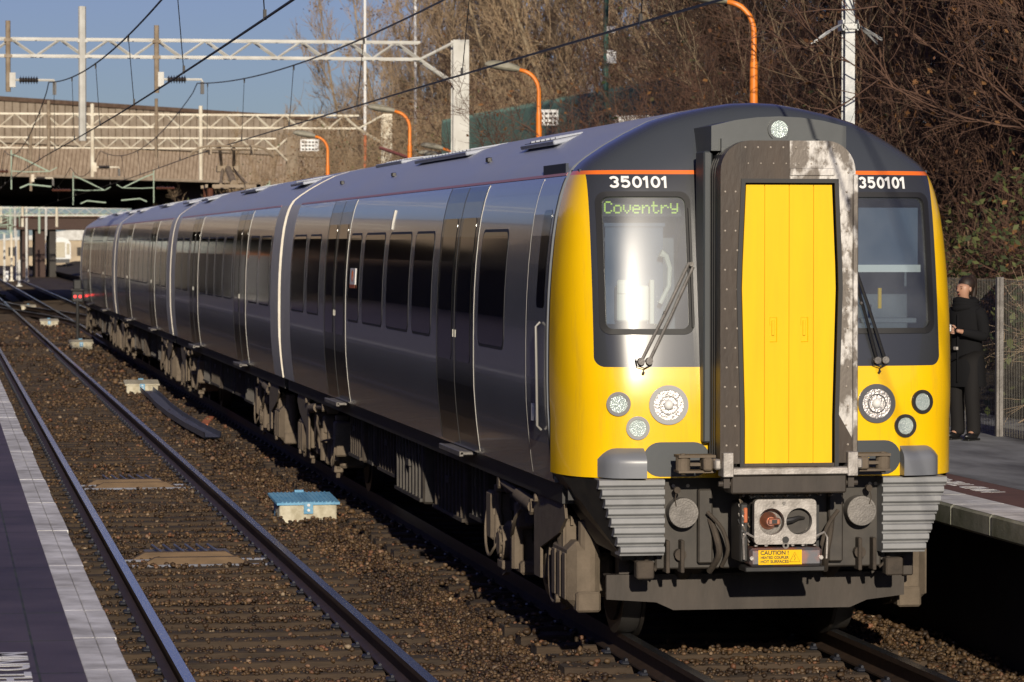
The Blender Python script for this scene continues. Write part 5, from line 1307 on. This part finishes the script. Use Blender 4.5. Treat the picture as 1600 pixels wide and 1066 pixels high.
# ---------------- palisade and railings on the bank
def bankz(x,y):
    # height of the embankment on the right
    k=max(0,min(1,(y-35)/20)); xe=interp(k,[(0,13),(1,9.6)]); top=interp(k,[(0,5.0),(1,4.1)])
    if y>88: top=interp(y,[(88,4.1),(110,1.6),(136,2.0),(150,.5),(170,-.1)])
    t=max(0,min(1,(x-5.1)/(xe-5.1))); t=t*t*(3-2*t)
    z0=interp(y,[(135,.72),(165,-.3)])
    z=z0+(top-z0)*t+max(0,x-xe)*.10
    return z+.12*math.sin(x*1.7+y*.9)+.10*math.sin(y*1.3-x)
t=empty('palisade_fence',(10,50,4),'green steel palisade fence with white notices behind the platform','fence')
y=50
while y<86:
    p=MB(); 
    for k in range(18):
        yy=y+k*.155; zb=interp(yy,[(50,4.05),(86,4.35)]); h=zb+2.35; p.box(10.15,10.19,yy,yy+.07,zb,h-.12); p.add([(10.15,yy,h-.12),(10.19,yy,h-.12),(10.19,yy+.07,h-.12),(10.15,yy+.07,h-.12),(10.17,yy+.035,h)],[(0,1,4),(1,2,4),(2,3,4),(3,0,4)])
    zb=interp(y,[(50,4.05),(86,4.35)]); p.box(10.2,10.24,y,y+2.79,zb+.4,zb+.46); p.box(10.2,10.24,y,y+2.79,zb+1.95,zb+2.01); p.box(10.2,10.28,y-.04,y+.04,zb-.2,zb+2.3); p.build('palisade_panel',M['greenfence'],t); y+=2.79
def notice(x,y,z,label):
    n=MB(); n.box(x-.32,x+.32,y-.02,y,z-.2,z+.2); o=n.build('notice',M['white'],loc=(x,y,z)); tag(o,label,'sign','white notices by the fences')
    q=MB()
    for k in range(3):
        for j in range(5-k%2): q.box(x-.27+j*.115,x-.27+j*.115+.08,y-.026,y-.0205,z+.10-k*.12-.03,z+.10-k*.12+.03)
    q.build('lettering',M['black'],o)
notice(9.95,65.3,6.0,'white notice on the green palisade fence'); notice(7.0,96,6.15,'white notice in front of the bare bushes near the second gantry column')
t=empty('walkway_railing',(9,60,3.5),'orange-red tubular railing on the walkway behind the platform','railing')
for z0 in (.45,.75,1.05):
    m=MB(); m.tube([(9.0,y,bankz(9.2,y)+z0) for y in range(46,84,2)],.035,6); m.build('rail',M['redrail'],t)
for y in range(46,84,2): m=MB(); m.cyl((9.0,y,bankz(9.2,y)-.2),(9.0,y,bankz(9.2,y)+1.08),.04,6); m.build('post',M['redrail'],t)
m=MB(); m.tube([(7.8,83,5.7),(7.8,76,5.2),(7.7,70,4.9)],.05,6); m.build('handrail',M['redrail'],t)
m=MB(); m.box(7.9,8.7,46.2,46.5,5.15,5.34,b=.02); m.cyl((8.3,46.4,3.2),(8.3,46.4,5.15),.04,6); tag(m.build('cabinet',M['white'],loc=(8.3,46.4,4)),'white board just above the roof behind the front carriage','sign board')
# thin striped masts
for (x,y,z1,lb) in ((11.6,118,13.5,'tall thin red and white mast left of the nearest gantry column, leftmost of two'),(13.4,116,13.2,'tall thin pale mast left of the nearest gantry column, right-hand of two')):
    m=MB(); 
    for k in range(24): z=.5+k*.56; m.cyl((x,y,z),(x,y,z+.56),.075-.001*k,8,(1 if (k<12 and x<12 ) else 0))
    tag(m.build('slender_mast',[M['white'],M['redrail']],loc=(x,y,.5)),lb,'mast','thin masts among the trees')
m=MB(); m.cyl((9.6,56,3),(9.6,56,8.6),.06,8); m.box(9.6,9.82,55.9,55.95,6.9,7.2,1); m.box(9.6,9.80,55.9,55.95,7.6,7.75,1); tag(m.build('sign_pole',[M['greenfence'],M['white']],loc=(9.6,56,4)),'thin green pole with small pale signs against the bushes','sign pole')
# ================================================================ BANK, TREES, SHRUBS
M['bank']=mat('bank_soil_litter',(.018,.012,.008),.95,0,(.05,.036,.018),1.7,.7,bump=1,bscale=9,bdist=.12,detail=9)
def bank():
    xs=[5.0+.5*i for i in range(50)]+[32,40,60,120,400]; ys=[-60,-30]+[-10+2*i for i in range(110)]+[240,300,500]
    V=[(x,y,bankz(x,y) if x>5.0 else .3) for y in ys for x in xs]; n=len(xs)
    F=[(j*n+i,j*n+i+1,(j+1)*n+i+1,(j+1)*n+i) for j in range(len(ys)-1) for i in range(n-1)]
    return np_mesh('embankment',V,F,[M['bank']],smooth=True)
# keep the railway corridor under the bridge free: cut bank where the track runs beyond
tag(meshobj('embankment',bank()),kind='structure')
class Seg:
    """collects 3-sided tapered tubes fast"""
    def __init__(s,n=3): s.v=[];s.f=[];s.n=n
    def limb(s,pts,r0,r1):
        n=s.n;o=len(s.v);m=len(pts)
        for i,p in enumerate(pts):
            d=(pts[min(i+1,m-1)]-pts[max(0,i-1)]).normalized(); a=d.orthogonal().normalized(); b=d.cross(a); r=r0+(r1-r0)*i/(m-1)
            for k in range(n): t=6.2832*k/n; s.v.append(tuple(p+(a*math.cos(t)+b*math.sin(t))*r))
        for i in range(m-1):
            for k in range(n): s.f.append((o+i*n+k,o+i*n+(k+1)%n,o+(i+1)*n+(k+1)%n,o+(i+1)*n+k))
    def mesh(s,name,m): return np_mesh(name,s.v,s.f,[m])
def wander(p,d,L,n,w,up,r):
    pts=[p.copy()]; d=d.normalized()
    for i in range(n):
        d=(d+Vector((r.gauss(0,w),r.gauss(0,w),r.gauss(0,w)+up))).normalized(); p=p+d*(L/n); pts.append(p.copy())
    return pts
def side(d,r,ang):
    a=d.orthogonal().normalized(); a.rotate(Matrix.Rotation(r.uniform(0,6.283),3,d)); return (d*math.cos(ang)+a*math.sin(ang)).normalized()
def leafs(pts,r,n,size,m,name):
    V=[];F=[]
    for i in range(n):
        c=Vector(r.choice(pts))+Vector((r.gauss(0,.12),r.gauss(0,.12),r.gauss(0,.12))); a=Vector((r.gauss(0,1),r.gauss(0,1),r.gauss(0,1))).normalized(); b=a.orthogonal().normalized(); s=size*r.uniform(.6,1.4); o=len(V)
        V+=[tuple(c-a*s),tuple(c+b*s*.6),tuple(c+a*s),tuple(c-b*s*.6)]; F.append((o,o+1,o+2,o+3))
    return np_mesh(name,V,F,[m])
def tree_proto(seed,H,spread,trunk_r,dens,mt,mb,nl,leafm,up=.08,stems=1,clear=.25,tw=.006):
    r=random.Random(seed); T=Seg(6); B=Seg(3); pts=[]
    for s in range(stems):
        base=Vector((r.uniform(-.4,.4),r.uniform(-.4,.4),-.3)) if stems>1 else Vector((0,0,-.3))
        lean=Vector((r.gauss(0,.12*(1+stems*.3)),r.gauss(0,.12*(1+stems*.3)),1)); tp=wander(base,lean,H*r.uniform(.8,1.0),12,.06,.03,r); T.limb(tp,trunk_r/(stems**.45),.02)
        nb=int(dens*14/stems)+6
        for i in range(nb):
            f=clear+(1-clear)*(i+r.random())/nb; k=min(int(f*12),11); p=tp[k].lerp(tp[k+1],f*12-k); d=(tp[k+1]-tp[k]).normalized()
            L=spread*(1.15-f*.75)*r.uniform(.6,1.1); q=wander(p,side(d,r,r.uniform(.5,1.15)),L,7,.13,up,r); rb=max(.010,trunk_r*.24*(1.1-f)); B.limb(q,rb,.008)
            for j in range(int(6+L*2.2)):
                g=.15+.85*r.random(); k2=min(int(g*7),6); p2=q[k2].lerp(q[k2+1],g*7-k2); d2=(q[k2+1]-q[k2]).normalized(); L2=L*.42*r.uniform(.5,1.2)
                q2=wander(p2,side(d2,r,r.uniform(.4,1.0)),L2,4,.16,up,r); B.limb(q2,rb*.35+.003,tw*.7)
                for l in range(int(3+dens*1.3)):
                    g2=.1+.9*r.random(); k3=min(int(g2*4),3); p3=q2[k3].lerp(q2[k3+1],g2*4-k3); d3=(q2[k3+1]-q2[k3]).normalized()
                    q3=wander(p3,side(d3,r,r.uniform(.3,.9)),L2*.5*r.uniform(.5,1.3)+.15,3,.14,up,r); B.limb(q3,tw,tw*.5); pts.append(tuple(q3[-1])); pts.append(tuple(q3[1]))
    lm=leafs(pts,r,nl,.045,leafm,'leaves') if nl else None
    return T.mesh('trunk',mt),B.mesh('branches',mb),lm
def shrub_proto(seed,H,n,mt,nl,leafm,spreadr=1.1,arch=.05,tw=.006):
    r=random.Random(seed); B=Seg(3); pts=[]
    for s in range(n):
        p=Vector((r.gauss(0,spreadr*.5),r.gauss(0,spreadr*.5),-.2)); d=Vector((r.gauss(0,.45),r.gauss(0,.45),1)); L=H*r.uniform(.6,1.15)
        q=wander(p,d,L,8,.10,-arch*r.random(),r); B.limb(q,r.uniform(.007,.013),.003)
        for j in range(int(8+L*3)):
            g=.15+.85*r.random(); k=min(int(g*8),7); p2=q[k].lerp(q[k+1],g*8-k); d2=(q[k+1]-q[k]).normalized(); L2=r.uniform(.3,1.1)
            q2=wander(p2,side(d2,r,r.uniform(.4,1.1)),L2,4,.18,.02,r); B.limb(q2,.006,tw*.5); pts.append(tuple(q2[-1])); pts.append(tuple(q2[2]))
            for l in range(4):
                q3=wander(q2[r.randrange(1,4)],side(d2,r,r.uniform(.5,1.3)),r.uniform(.15,.5),2,.2,.03,r); B.limb(q3,tw*.75,tw*.45); pts.append(tuple(q3[-1]))
    return B.mesh('branches',mt),(leafs(pts,r,nl,.045,leafm,'leaves') if nl else None)
def put(name,meshes,names,loc,rz,sc,label,cat,group):
    t=empty(name,loc,label,cat,group); t.rotation_euler=(0,0,rz); t.scale=sc
    for me,nm in zip(meshes,names):
        if me is not None: meshobj(nm,me,t)
    return t
r=random.Random(21)
# protos
TAN=[tree_proto(100+i,13,3.6,.15,2.2,M['barkpale'],M['twigtan'],500,M['leafbrown'],up=.16,stems=2,clear=.12,tw=.010) for i in range(3)]
BRN=[tree_proto(200+i,11,4.2,.16,2.4,M['bark'],M['twig'],900,M['leafbrown'],up=.05,stems=3,clear=.12,tw=.008) for i in range(3)]
SHB=[shrub_proto(300+i,4.6,34,M['twig'] if i%2 else M['twigdk'],220,M['leafbrown'] if i%2 else M['leafgreen'],1.6,.03,.0045) for i in range(4)]
LOW=[shrub_proto(400+i,1.7,26,M['twig'] if i else M['twigtan'],1300,M['leafgreen'] if i!=1 else M['leafbrown'],1.3,.12,.005) for i in range(3)]
FARS=[shrub_proto(500+i,5.5,30,M['twigtan'],700,M['leafgreen'] if i else M['leafbrown'],2.0,.03,.009) for i in range(2)]
SAP=[]
for i in range(3):
    rr=random.Random(700+i); B=Seg(5)
    for s in range(5):
        q=wander(Vector((rr.gauss(0,.5),rr.gauss(0,.5),-.2)),Vector((rr.gauss(0,.22),rr.gauss(0,.22),1)),rr.uniform(4.5,7.5),12,.07,.0,rr); B.limb(q,rr.uniform(.014,.024),.004)
        for j in range(9):
            k=rr.randrange(3,12); d=(q[k]-q[k-1]).normalized(); q2=wander(q[k],side(d,rr,rr.uniform(.3,.8)),rr.uniform(.5,1.6),6,.12,.04,rr); B.limb(q2,.010,.004)
            for l in range(4): q3=wander(q2[rr.randrange(1,6)],side(d,rr,rr.uniform(.4,1.0)),rr.uniform(.2,.7),3,.15,.04,rr); B.limb(q3,.005,.003)
    SAP.append((B.mesh('branches',M['bark'] if i<2 else M['barkpale']),))
for i in range(6):
    y=r.uniform(18,40); x=r.uniform(7.0,10); s=r.uniform(.75,1.2)
    put('sapling',SAP[i%3],('branches',),(x,y,bankz(x,y)-.1),r.uniform(0,6.28),(s,s,s),'slim pale-stemmed leafless sapling standing out in front of the dark thicket on the bank','sapling','pale saplings on the right bank')
# bank thicket close on the right
cnt=0
def where(y): return 'high on the bank' if y>1 else ''
for (y0,y1,n,xr) in ((14,30,12,(6.3,13)),(30,46,13,(6.5,14)),(46,60,7,(12.5,17))):
    for i in range(n):
        x=r.uniform(*xr); y=r.uniform(y0,y1); k=r.choice(SHB); s=r.uniform(.8,1.2)
        put('thicket_shrub',k,('branches','leaves'),(x,y,bankz(x,y)-.1),r.uniform(0,6.28),(s,s,s),'tangled bare red-brown shrub in the dense thicket on the bank behind the fence','shrub','bare shrubs in the thicket on the right bank')
for i in range(22):
    y=r.uniform(8,40); x=r.uniform(6.3,8.0); k=r.choice(LOW); s=r.uniform(.7,1.15)
    put('undergrowth_bush',k,('branches','leaves'),(x,y,bankz(x,y)-.05),r.uniform(0,6.28),(s,s,s),'low ivy-green and brown bush at the foot of the bank just behind the mesh fence','bush','low bushes behind the mesh fence')
for i in range(14):
    y=14+i*2.6+r.uniform(-1,1); x=r.uniform(8.8,15); k=r.choice(BRN); s=r.uniform(.8,1.15)
    put('bare_tree',k,('trunk','branches','leaves'),(x,y,bankz(x,y)-.1),r.uniform(0,6.28),(s,s,s),'bare brown many-stemmed tree rising from the bank on the right','tree','bare brown trees on the right bank')
for i in range(9):
    y=20+i*4+r.uniform(-1,1); x=r.uniform(15,22); k=r.choice(BRN); s=r.uniform(1.0,1.4)
    put('bare_tree',k,('trunk','branches','leaves'),(x,y,bankz(x,y)-.1),r.uniform(0,6.28),(s,s,s),'bare brown tree at the back of the bank, behind the thicket','tree','bare brown trees at the back of the bank')
# tan sparse trees left of centre
for i,(x,y,s) in enumerate(((13.2,128,.80),(14.2,134,1.0),(13.4,118,1.0),(14.4,110,1.12),(15.6,126,1.15),(15.5,118,1.2),(14.6,104,1.15),(16.6,100,1.15),(17.5,112,1.2),(14.2,94,1.0),(15.8,90,1.1),(18.5,94,1.2),(15.5,86,1.0),(17,80,1.1),(19,86,1.2),(20,102,1.25),(16,72,1.05),(18.5,66,1.1),(20.5,74,1.2),(22,90,1.3),(22,115,1.3),(19,124,1.25),(16.8,134,1.2),(15.9,140,1.0))):
    put('tan_tree',TAN[i%3],('trunk','branches','leaves'),(x,y,bankz(x,y)-.2),r.uniform(0,6.28),(s,s,s*r.uniform(.95,1.1)),'pale tan leafless tree with fine upright twigs beyond the palisade and gantries','tree','tan leafless trees beyond the gantries')
put('sparse_tree',TAN[0],('trunk','branches','leaves'),(8.6,136,1.2),1,(.5,.5,.66),'small faint leafless tree against the sky at the right end of the bridge','tree',None)
for i in range(26):
    y=r.uniform(84,132); x=r.uniform(7.2,14)+(132-y)*.03; k=r.choice(FARS); s=r.uniform(.65,1.05)
    put('scrub_bush',k,('branches','leaves'),(x,y,bankz(x,y)-.1),r.uniform(0,6.28),(s,s,s*.9),'dense olive-tan scrub bush growing around the gantry columns beyond the platform','bush','olive-tan scrub around the far gantry columns')
# left side of the line, beyond the platform (outside the frame, seen in the carriage windows)
def reflected_bank():
    xs=[-13.4,-14,-15,-16.5,-18,-20,-22,-25,-30,-60]; zs=[.3,.9,2.2,3.8,5.6,7.6,9.0,10.2,11,11]; ys=[-60+5*i for i in range(66)]
    V=[(x+.5*math.sin(y*.3),y,z+(.5*math.sin(y*.21+x)+.4*math.sin(y*.5+x*.7) if z>1 else 0)) for y in ys for x,z in zip(xs,zs)]; n=len(xs)
    return np_mesh('reflected_dark_bank',V,[(j*n+i,j*n+i+1,(j+1)*n+i+1,(j+1)*n+i) for j in range(len(ys)-1) for i in range(n-1)],[M['bank']],smooth=True)
tag(meshobj('reflected_dark_bank',reflected_bank()),kind='structure')  # added unseen bank, gives the carriage windows something dark to reflect
w=MB(); w.box(-13.2,-13,-20,128,.9,3.5); w.box(-13.25,-12.95,-20,128,3.5,3.6,0); tag(w.build('reflected_dark_wall',[M['shadewall'],M['copingside']],loc=(-13,50,.9)),'unseen dark wall added along the back of the left platform','wall')  # added out of view, tall and dark to darken the window reflections
for (y,l) in ((90,'nearer white panelled poster board on the left platform'),(95,'farther white panelled poster board on the left platform')):
    w=MB(); w.box(-7.6,-7.5,y,y+2.2,1.3,3.2); w.box(-7.59,-7.51,y-.05,y,0.9,3.2,2); w.box(-7.59,-7.51,y+2.2,y+2.25,.9,3.2,2); w.box(-7.62,-7.48,y-.05,y+2.25,3.2,3.7,1); tag(w.build('poster_board',[M['white'],M['orange'],M['white']],loc=(-7.55,y,.9)),l,'board','poster boards on the left platform')
# ================================================================ PERSON
def skin_body(name,chain,mt,parent,sub=2,radii_scale=1):
    """chain: list of (id,parent id,pos,radius(x,y))"""
    ids={c[0]:i for i,c in enumerate(chain)}; me=bpy.data.meshes.new(name); me.from_pydata([c[2] for c in chain],[(ids[c[1]],ids[c[0]]) for c in chain if c[1] is not None],[])
    o=bpy.data.objects.new(name,me); COL.objects.link(o); md=o.modifiers.new('s','SKIN'); sd=o.modifiers.new('u','SUBSURF'); sd.levels=sub; sd.render_levels=sub
    if not me.skin_vertices: me.attributes.new
    sv=me.skin_vertices[0].data
    for i,c in enumerate(chain):
        rr=c[3]; sv[i].radius=(rr if isinstance(rr,tuple) else (rr,rr)); sv[i].use_root=(i==0)
    dg=bpy.context.evaluated_depsgraph_get(); out=bpy.data.meshes.new_from_object(o.evaluated_get(dg)); bpy.data.objects.remove(o)
    for p in out.polygons: p.use_smooth=True
    out.materials.clear(); out.materials.append(mt); out.name=name
    return meshobj(name,out,parent)
PX,PY,PZ=3.93,9.05,.915
P0=empty('person',(PX,PY,PZ),'woman in long black coat and scarf by the fence, holding a small silver camera','person')
P0.rotation_euler=(0,0,R(38))
P0.scale=(.93,.93,.905)
# local: facing -X (towards the train); y = her right/left
b=skin_body('body',[('hip',None,(0.02,0,.90),(.12,.14)),('sp1','hip',(0.02,0,1.05),(.10,.12)),('ch','sp1',(0.03,0,1.24),(.11,.15)),('nk0','ch',(0.03,0,1.37),(.07,.09)),('nk','nk0',(.01,0,1.43),(.045,.045)),('hd0','nk',(-.025,0,1.495),(.060,.054)),('hd','hd0',(-.022,0,1.56),(.084,.070)),('hd2','hd',(-.008,0,1.615),(.072,.062)),
  ('lsh','nk0',(.03,.14,1.31),.032),('lel','lsh',(.03,.22,1.10),.028),('lwr','lel',(-.18,.10,1.12),.026),('lpm','lwr',(-.235,.065,1.135),(.020,.032)),
  ('rsh','nk0',(.03,-.14,1.31),.032),('rel','rsh',(.03,-.22,1.10),.028),('rwr','rel',(-.18,-.10,1.12),.026),('rpm','rwr',(-.235,-.065,1.135),(.020,.032)),
  ('lth','hip',(.02,.09,.82),.085),('lkn','lth',(.01,.10,.47),.056),('lan','lkn',(.04,.10,.10),.04),('lto','lan',(-.07,.11,.035),.03),
  ('rth','hip',(.02,-.09,.82),.085),('rkn','rth',(-.02,-.11,.47),.056),('ran','rkn',(.0,-.12,.10),.04),('rto','ran',(-.12,-.14,.035),.03)],M['skin'],P0)
def finger(parent,base,dirs,r0,name='finger'):
    m=MB(); pts=[Vector(base)]
    for d in dirs: pts.append(pts[-1]+Vector(d))
    m.tube([tuple(p) for p in pts],[r0*(1-.12*i) for i in range(len(pts))],7); m.sphere(tuple(pts[-1]),r0*.8,7,5)
    return m
hand=MB()
for s in (-1,1):
    for k in range(4):
        L=(.9,1.05,1,.8)[k]; bx=-.262+.006*k; by=s*(.060-.003*k); bz=1.155-.017*k
        pts=[(bx,by,bz),(bx-.018*L,by-s*.022*L,bz+.004),(bx-.020*L,by-s*.042*L,bz+.006),(bx-.008,by-s*.056*L,bz+.008)]
        hand.tube(pts,[.0082,.0078,.007,.006],7)
    hand.tube([(-.225,s*.055,1.158),(-.232,s*.040,1.180),(-.245,s*.026,1.188)],[.010,.009,.007],7)
ho=hand.build('fingers',M['skin'],None,smooth=True); ho.parent=P0
def clothing(name,chain,m_,sub=2): return skin_body(name,chain,m_,P0,sub)
clothing('trousers',[('hip',None,(0.02,0,1.00),(.135,.155)),('lth','hip',(.02,.09,.78),.105),('lkn','lth',(.01,.10,.47),.080),('lan','lkn',(.04,.10,.12),.072),('lcu','lan',(.030,.10,.035),.085),('rth','hip',(.02,-.09,.78),.105),('rkn','rth',(-.02,-.11,.47),.080),('ran','rkn',(.0,-.12,.12),.072),('rcu','ran',(-.012,-.12,.035),.085)],M['trouser'])
def loft(rings,n=28,fold=.0,capb=True):
    m=MB(); vs=[]
    for i,(cx,cy,z,rx,ry) in enumerate(rings):
        for k in range(n):
            t=2*math.pi*k/n; f=1+fold*(1-min(1,max(0,(z-.6)/.7)))*math.sin(7*t+1.3)+fold*.4*math.sin(11*t+z*6)
            vs.append((cx+rx*f*math.cos(t),cy+ry*f*math.sin(t),z))
    fs=[(i*n+k,i*n+(k+1)%n,(i+1)*n+(k+1)%n,(i+1)*n+k) for i in range(len(rings)-1) for k in range(n)]+[tuple(range(n))]
    fs.append(tuple((len(rings)-1)*n+k for k in range(n))); m.add(vs,fs); return m
ct=loft([(.055,0,.55,.150,.205),(.05,0,.58,.152,.208),(.045,0,.72,.150,.200),(.035,0,.88,.140,.188),(.03,0,1.02,.128,.172),(.03,0,1.14,.130,.176),(.03,0,1.25,.134,.190),(.03,0,1.32,.124,.190),(.03,0,1.365,.105,.165),(.025,0,1.40,.080,.11),(.02,0,1.43,.060,.070)],fold=.035)
for s in (-1,1):
    ct.tube(smooth([(.03,s*.135,1.335),(.035,s*.175,1.27),(.04,s*.205,1.14),(.02,s*.21,1.075),(-.06,s*.19,1.085),(-.15,s*.125,1.112),(-.175,s*.105,1.120)],3),[.060,.068,.070,.068,.066,.064,.062,.062,.060,.058,.056,.053,.051,.049,.046,.044,.043,.042,.042],12)
ct.box(-.125,-.110,-.012,.004,.60,1.30,0,b=.003)
o=ct.build('coat',M['coat'],None,smooth=True,angle=70); o.parent=P0
sc_=MB()
for k in range(3): 
    pts=[(.02+.095*math.cos(t),.10*math.sin(t),1.365+.034*k+.012*math.sin(2*t+k)) for t in [2*math.pi*i/14 for i in range(15)]]; sc_.tube(pts,.042-.004*k,8)
o=sc_.build('scarf',M['coat'],None,smooth=True,angle=80); o.parent=P0
hr=MB(); hr.sphere((.046,0,1.606),.088,18,12,0,(1.05,.92,1.0)); hr.sphere((.050,0,1.565),.075,14,10,0,(.9,.95,1.1)); hr.sphere((.088,0,1.665),.034,10,8)
hr.tube(smooth([(.09,0,1.67),(.135,.0,1.665),(.160,.0,1.60),(.158,0,1.50),(.145,.0,1.41)],3),[.028,.034,.038,.040,.041,.041,.040,.038,.035,.031,.026,.018,.008],10)
o=hr.build('hair',M['hair'],None,smooth=True,angle=80); o.parent=P0
fc=MB(); fc.prism([(-.098,1.575),(-.118,1.535),(-.094,1.528)],'y',-.011,.011); fo_=fc.build('nose',M['skin'],None,smooth=True,angle=80); fo_.parent=P0
M['lip']=mat('lips',(.30,.09,.07),.4)
fc=MB(); fc.sphere((-.089,0,1.503),.018,8,6,0,(.5,1,.35)); q=fc.build('mouth',M['lip'],None,smooth=True); q.parent=P0
fc=MB()
for s in (-1,1): fc.sphere((-.090,s*.028,1.563),.007,8,6,0,(.7,1.3,.5)); fc.box(-.094,-.088,s*.018,s*.040,1.583,1.586,0)
q=fc.build('eyes',M['hair'],None,smooth=True); q.parent=P0
fc=MB()
for s in (-1,1): fc.sphere((.0,s*.074,1.555),.024,8,6,0,(.7,.35,1.1))
q=fc.build('ear',M['skin'],None,smooth=True); q.parent=P0
fc=MB(); fc.sphere((-.008,.084,1.552),.012,8,6,0); fc.cyl((-.010,.086,1.552),(-.014,.084,1.525),.005,6,0); q=fc.build('earphone',M['white'],None,smooth=True); q.parent=P0
sh=MB()
for (x,y) in ((-.02,.11),(-.065,-.135)):
    sh.sphere((x,y,.045),.05,12,8,0,(2.3,.9,.75)); sh.box(x-.10,x+.11,y-.04,y+.04,0,.022,b=.008)
q=sh.build('shoe',M['shoe'],None,smooth=True); q.parent=P0
bk=MB(); bk.box(-.165,-.135,-.03,.02,.93,.965,b=.005); bk.sphere((-.17,.13,.80),.012,6,4); q=bk.build('belt_buckle',M['alloy'],None); q.parent=P0
dv=MB(); dv.box(-.30,-.272,-.045,.045,1.12,1.20,b=.008); dv.cyl((-.30,0,1.16),(-.325,0,1.16),.022,14,1); q=dv.build('camera_device',[M['alloy'],M['chrome']],None,loc=(-.29,0,1.16))
# the device is held, so it is a thing of its own, placed in her hands
q.matrix_world=Matrix.Translation(Vector((PX,PY,PZ)))@Matrix.Rotation(R(38),4,'Z')@Matrix.Diagonal((.93,.93,.905,1))@Matrix.Translation((-.29,0,1.16))
tag(q,'small silver camera held by the woman in the black coat','camera')
# ================================================================ LIGHT, SKY, CAMERA
SUN_EL=R(17); SUN_AZ_OFF=R(5.5)   # sun low behind the camera, slightly to its left
d=Vector((math.sin(SUN_AZ_OFF)*math.cos(SUN_EL),math.cos(SUN_AZ_OFF)*math.cos(SUN_EL),-math.sin(SUN_EL)))   # travel direction of light
sl=bpy.data.lights.new('sun','SUN'); sl.energy=4.5; sl.angle=R(.55); sl.color=(1,.89,.73)
so=bpy.data.objects.new('sun',sl); COL.objects.link(so); so.rotation_euler=d.to_track_quat('-Z','Y').to_euler(); so.location=(-8,-60,20)
w=bpy.data.worlds.new('World'); scene.world=w; w.use_nodes=True; nt=w.node_tree; bg=nt.nodes['Background']
sky=nt.nodes.new('ShaderNodeTexSky'); sky.sky_type='NISHITA'; sky.sun_disc=False; sky.sun_elevation=SUN_EL
# sun position direction = -d ; Nishita rotation measured so that the sun sits at (sin r, cos r)
sky.sun_rotation=math.atan2(-d.x,-d.y); sky.air_density=1.0; sky.dust_density=.3; sky.ozone_density=7
hs_=nt.nodes.new('ShaderNodeHueSaturation'); hs_.inputs['Hue'].default_value=.540; hs_.inputs['Saturation'].default_value=.84; nt.links.new(sky.outputs[0],hs_.inputs['Color']); nt.links.new(hs_.outputs[0],bg.inputs[0]); bg.inputs[1].default_value=.066
cam=bpy.data.cameras.new('camera'); cam.sensor_width=36; cam.lens=5403/1600*36; cam.clip_start=.5; cam.clip_end=3000
co=bpy.data.objects.new('camera',cam); COL.objects.link(co); co.location=(-5.5068,-22.1194,2.7361)
yaw,pit,rol=.1639,.0278,-.0004
f=Vector((math.sin(yaw)*math.cos(pit),math.cos(yaw)*math.cos(pit),-math.sin(pit))); co.rotation_euler=f.to_track_quat('-Z','Y').to_euler()
cam.dof.use_dof=True; cam.dof.focus_distance=24; cam.dof.aperture_fstop=9
scene.camera=co
scene.view_settings.view_transform='Standard'; scene.view_settings.look='None'; scene.view_settings.exposure=0; scene.view_settings.gamma=1
scene.cycles.max_bounces=8; scene.cycles.transparent_max_bounces=12; scene.cycles.use_denoising=True
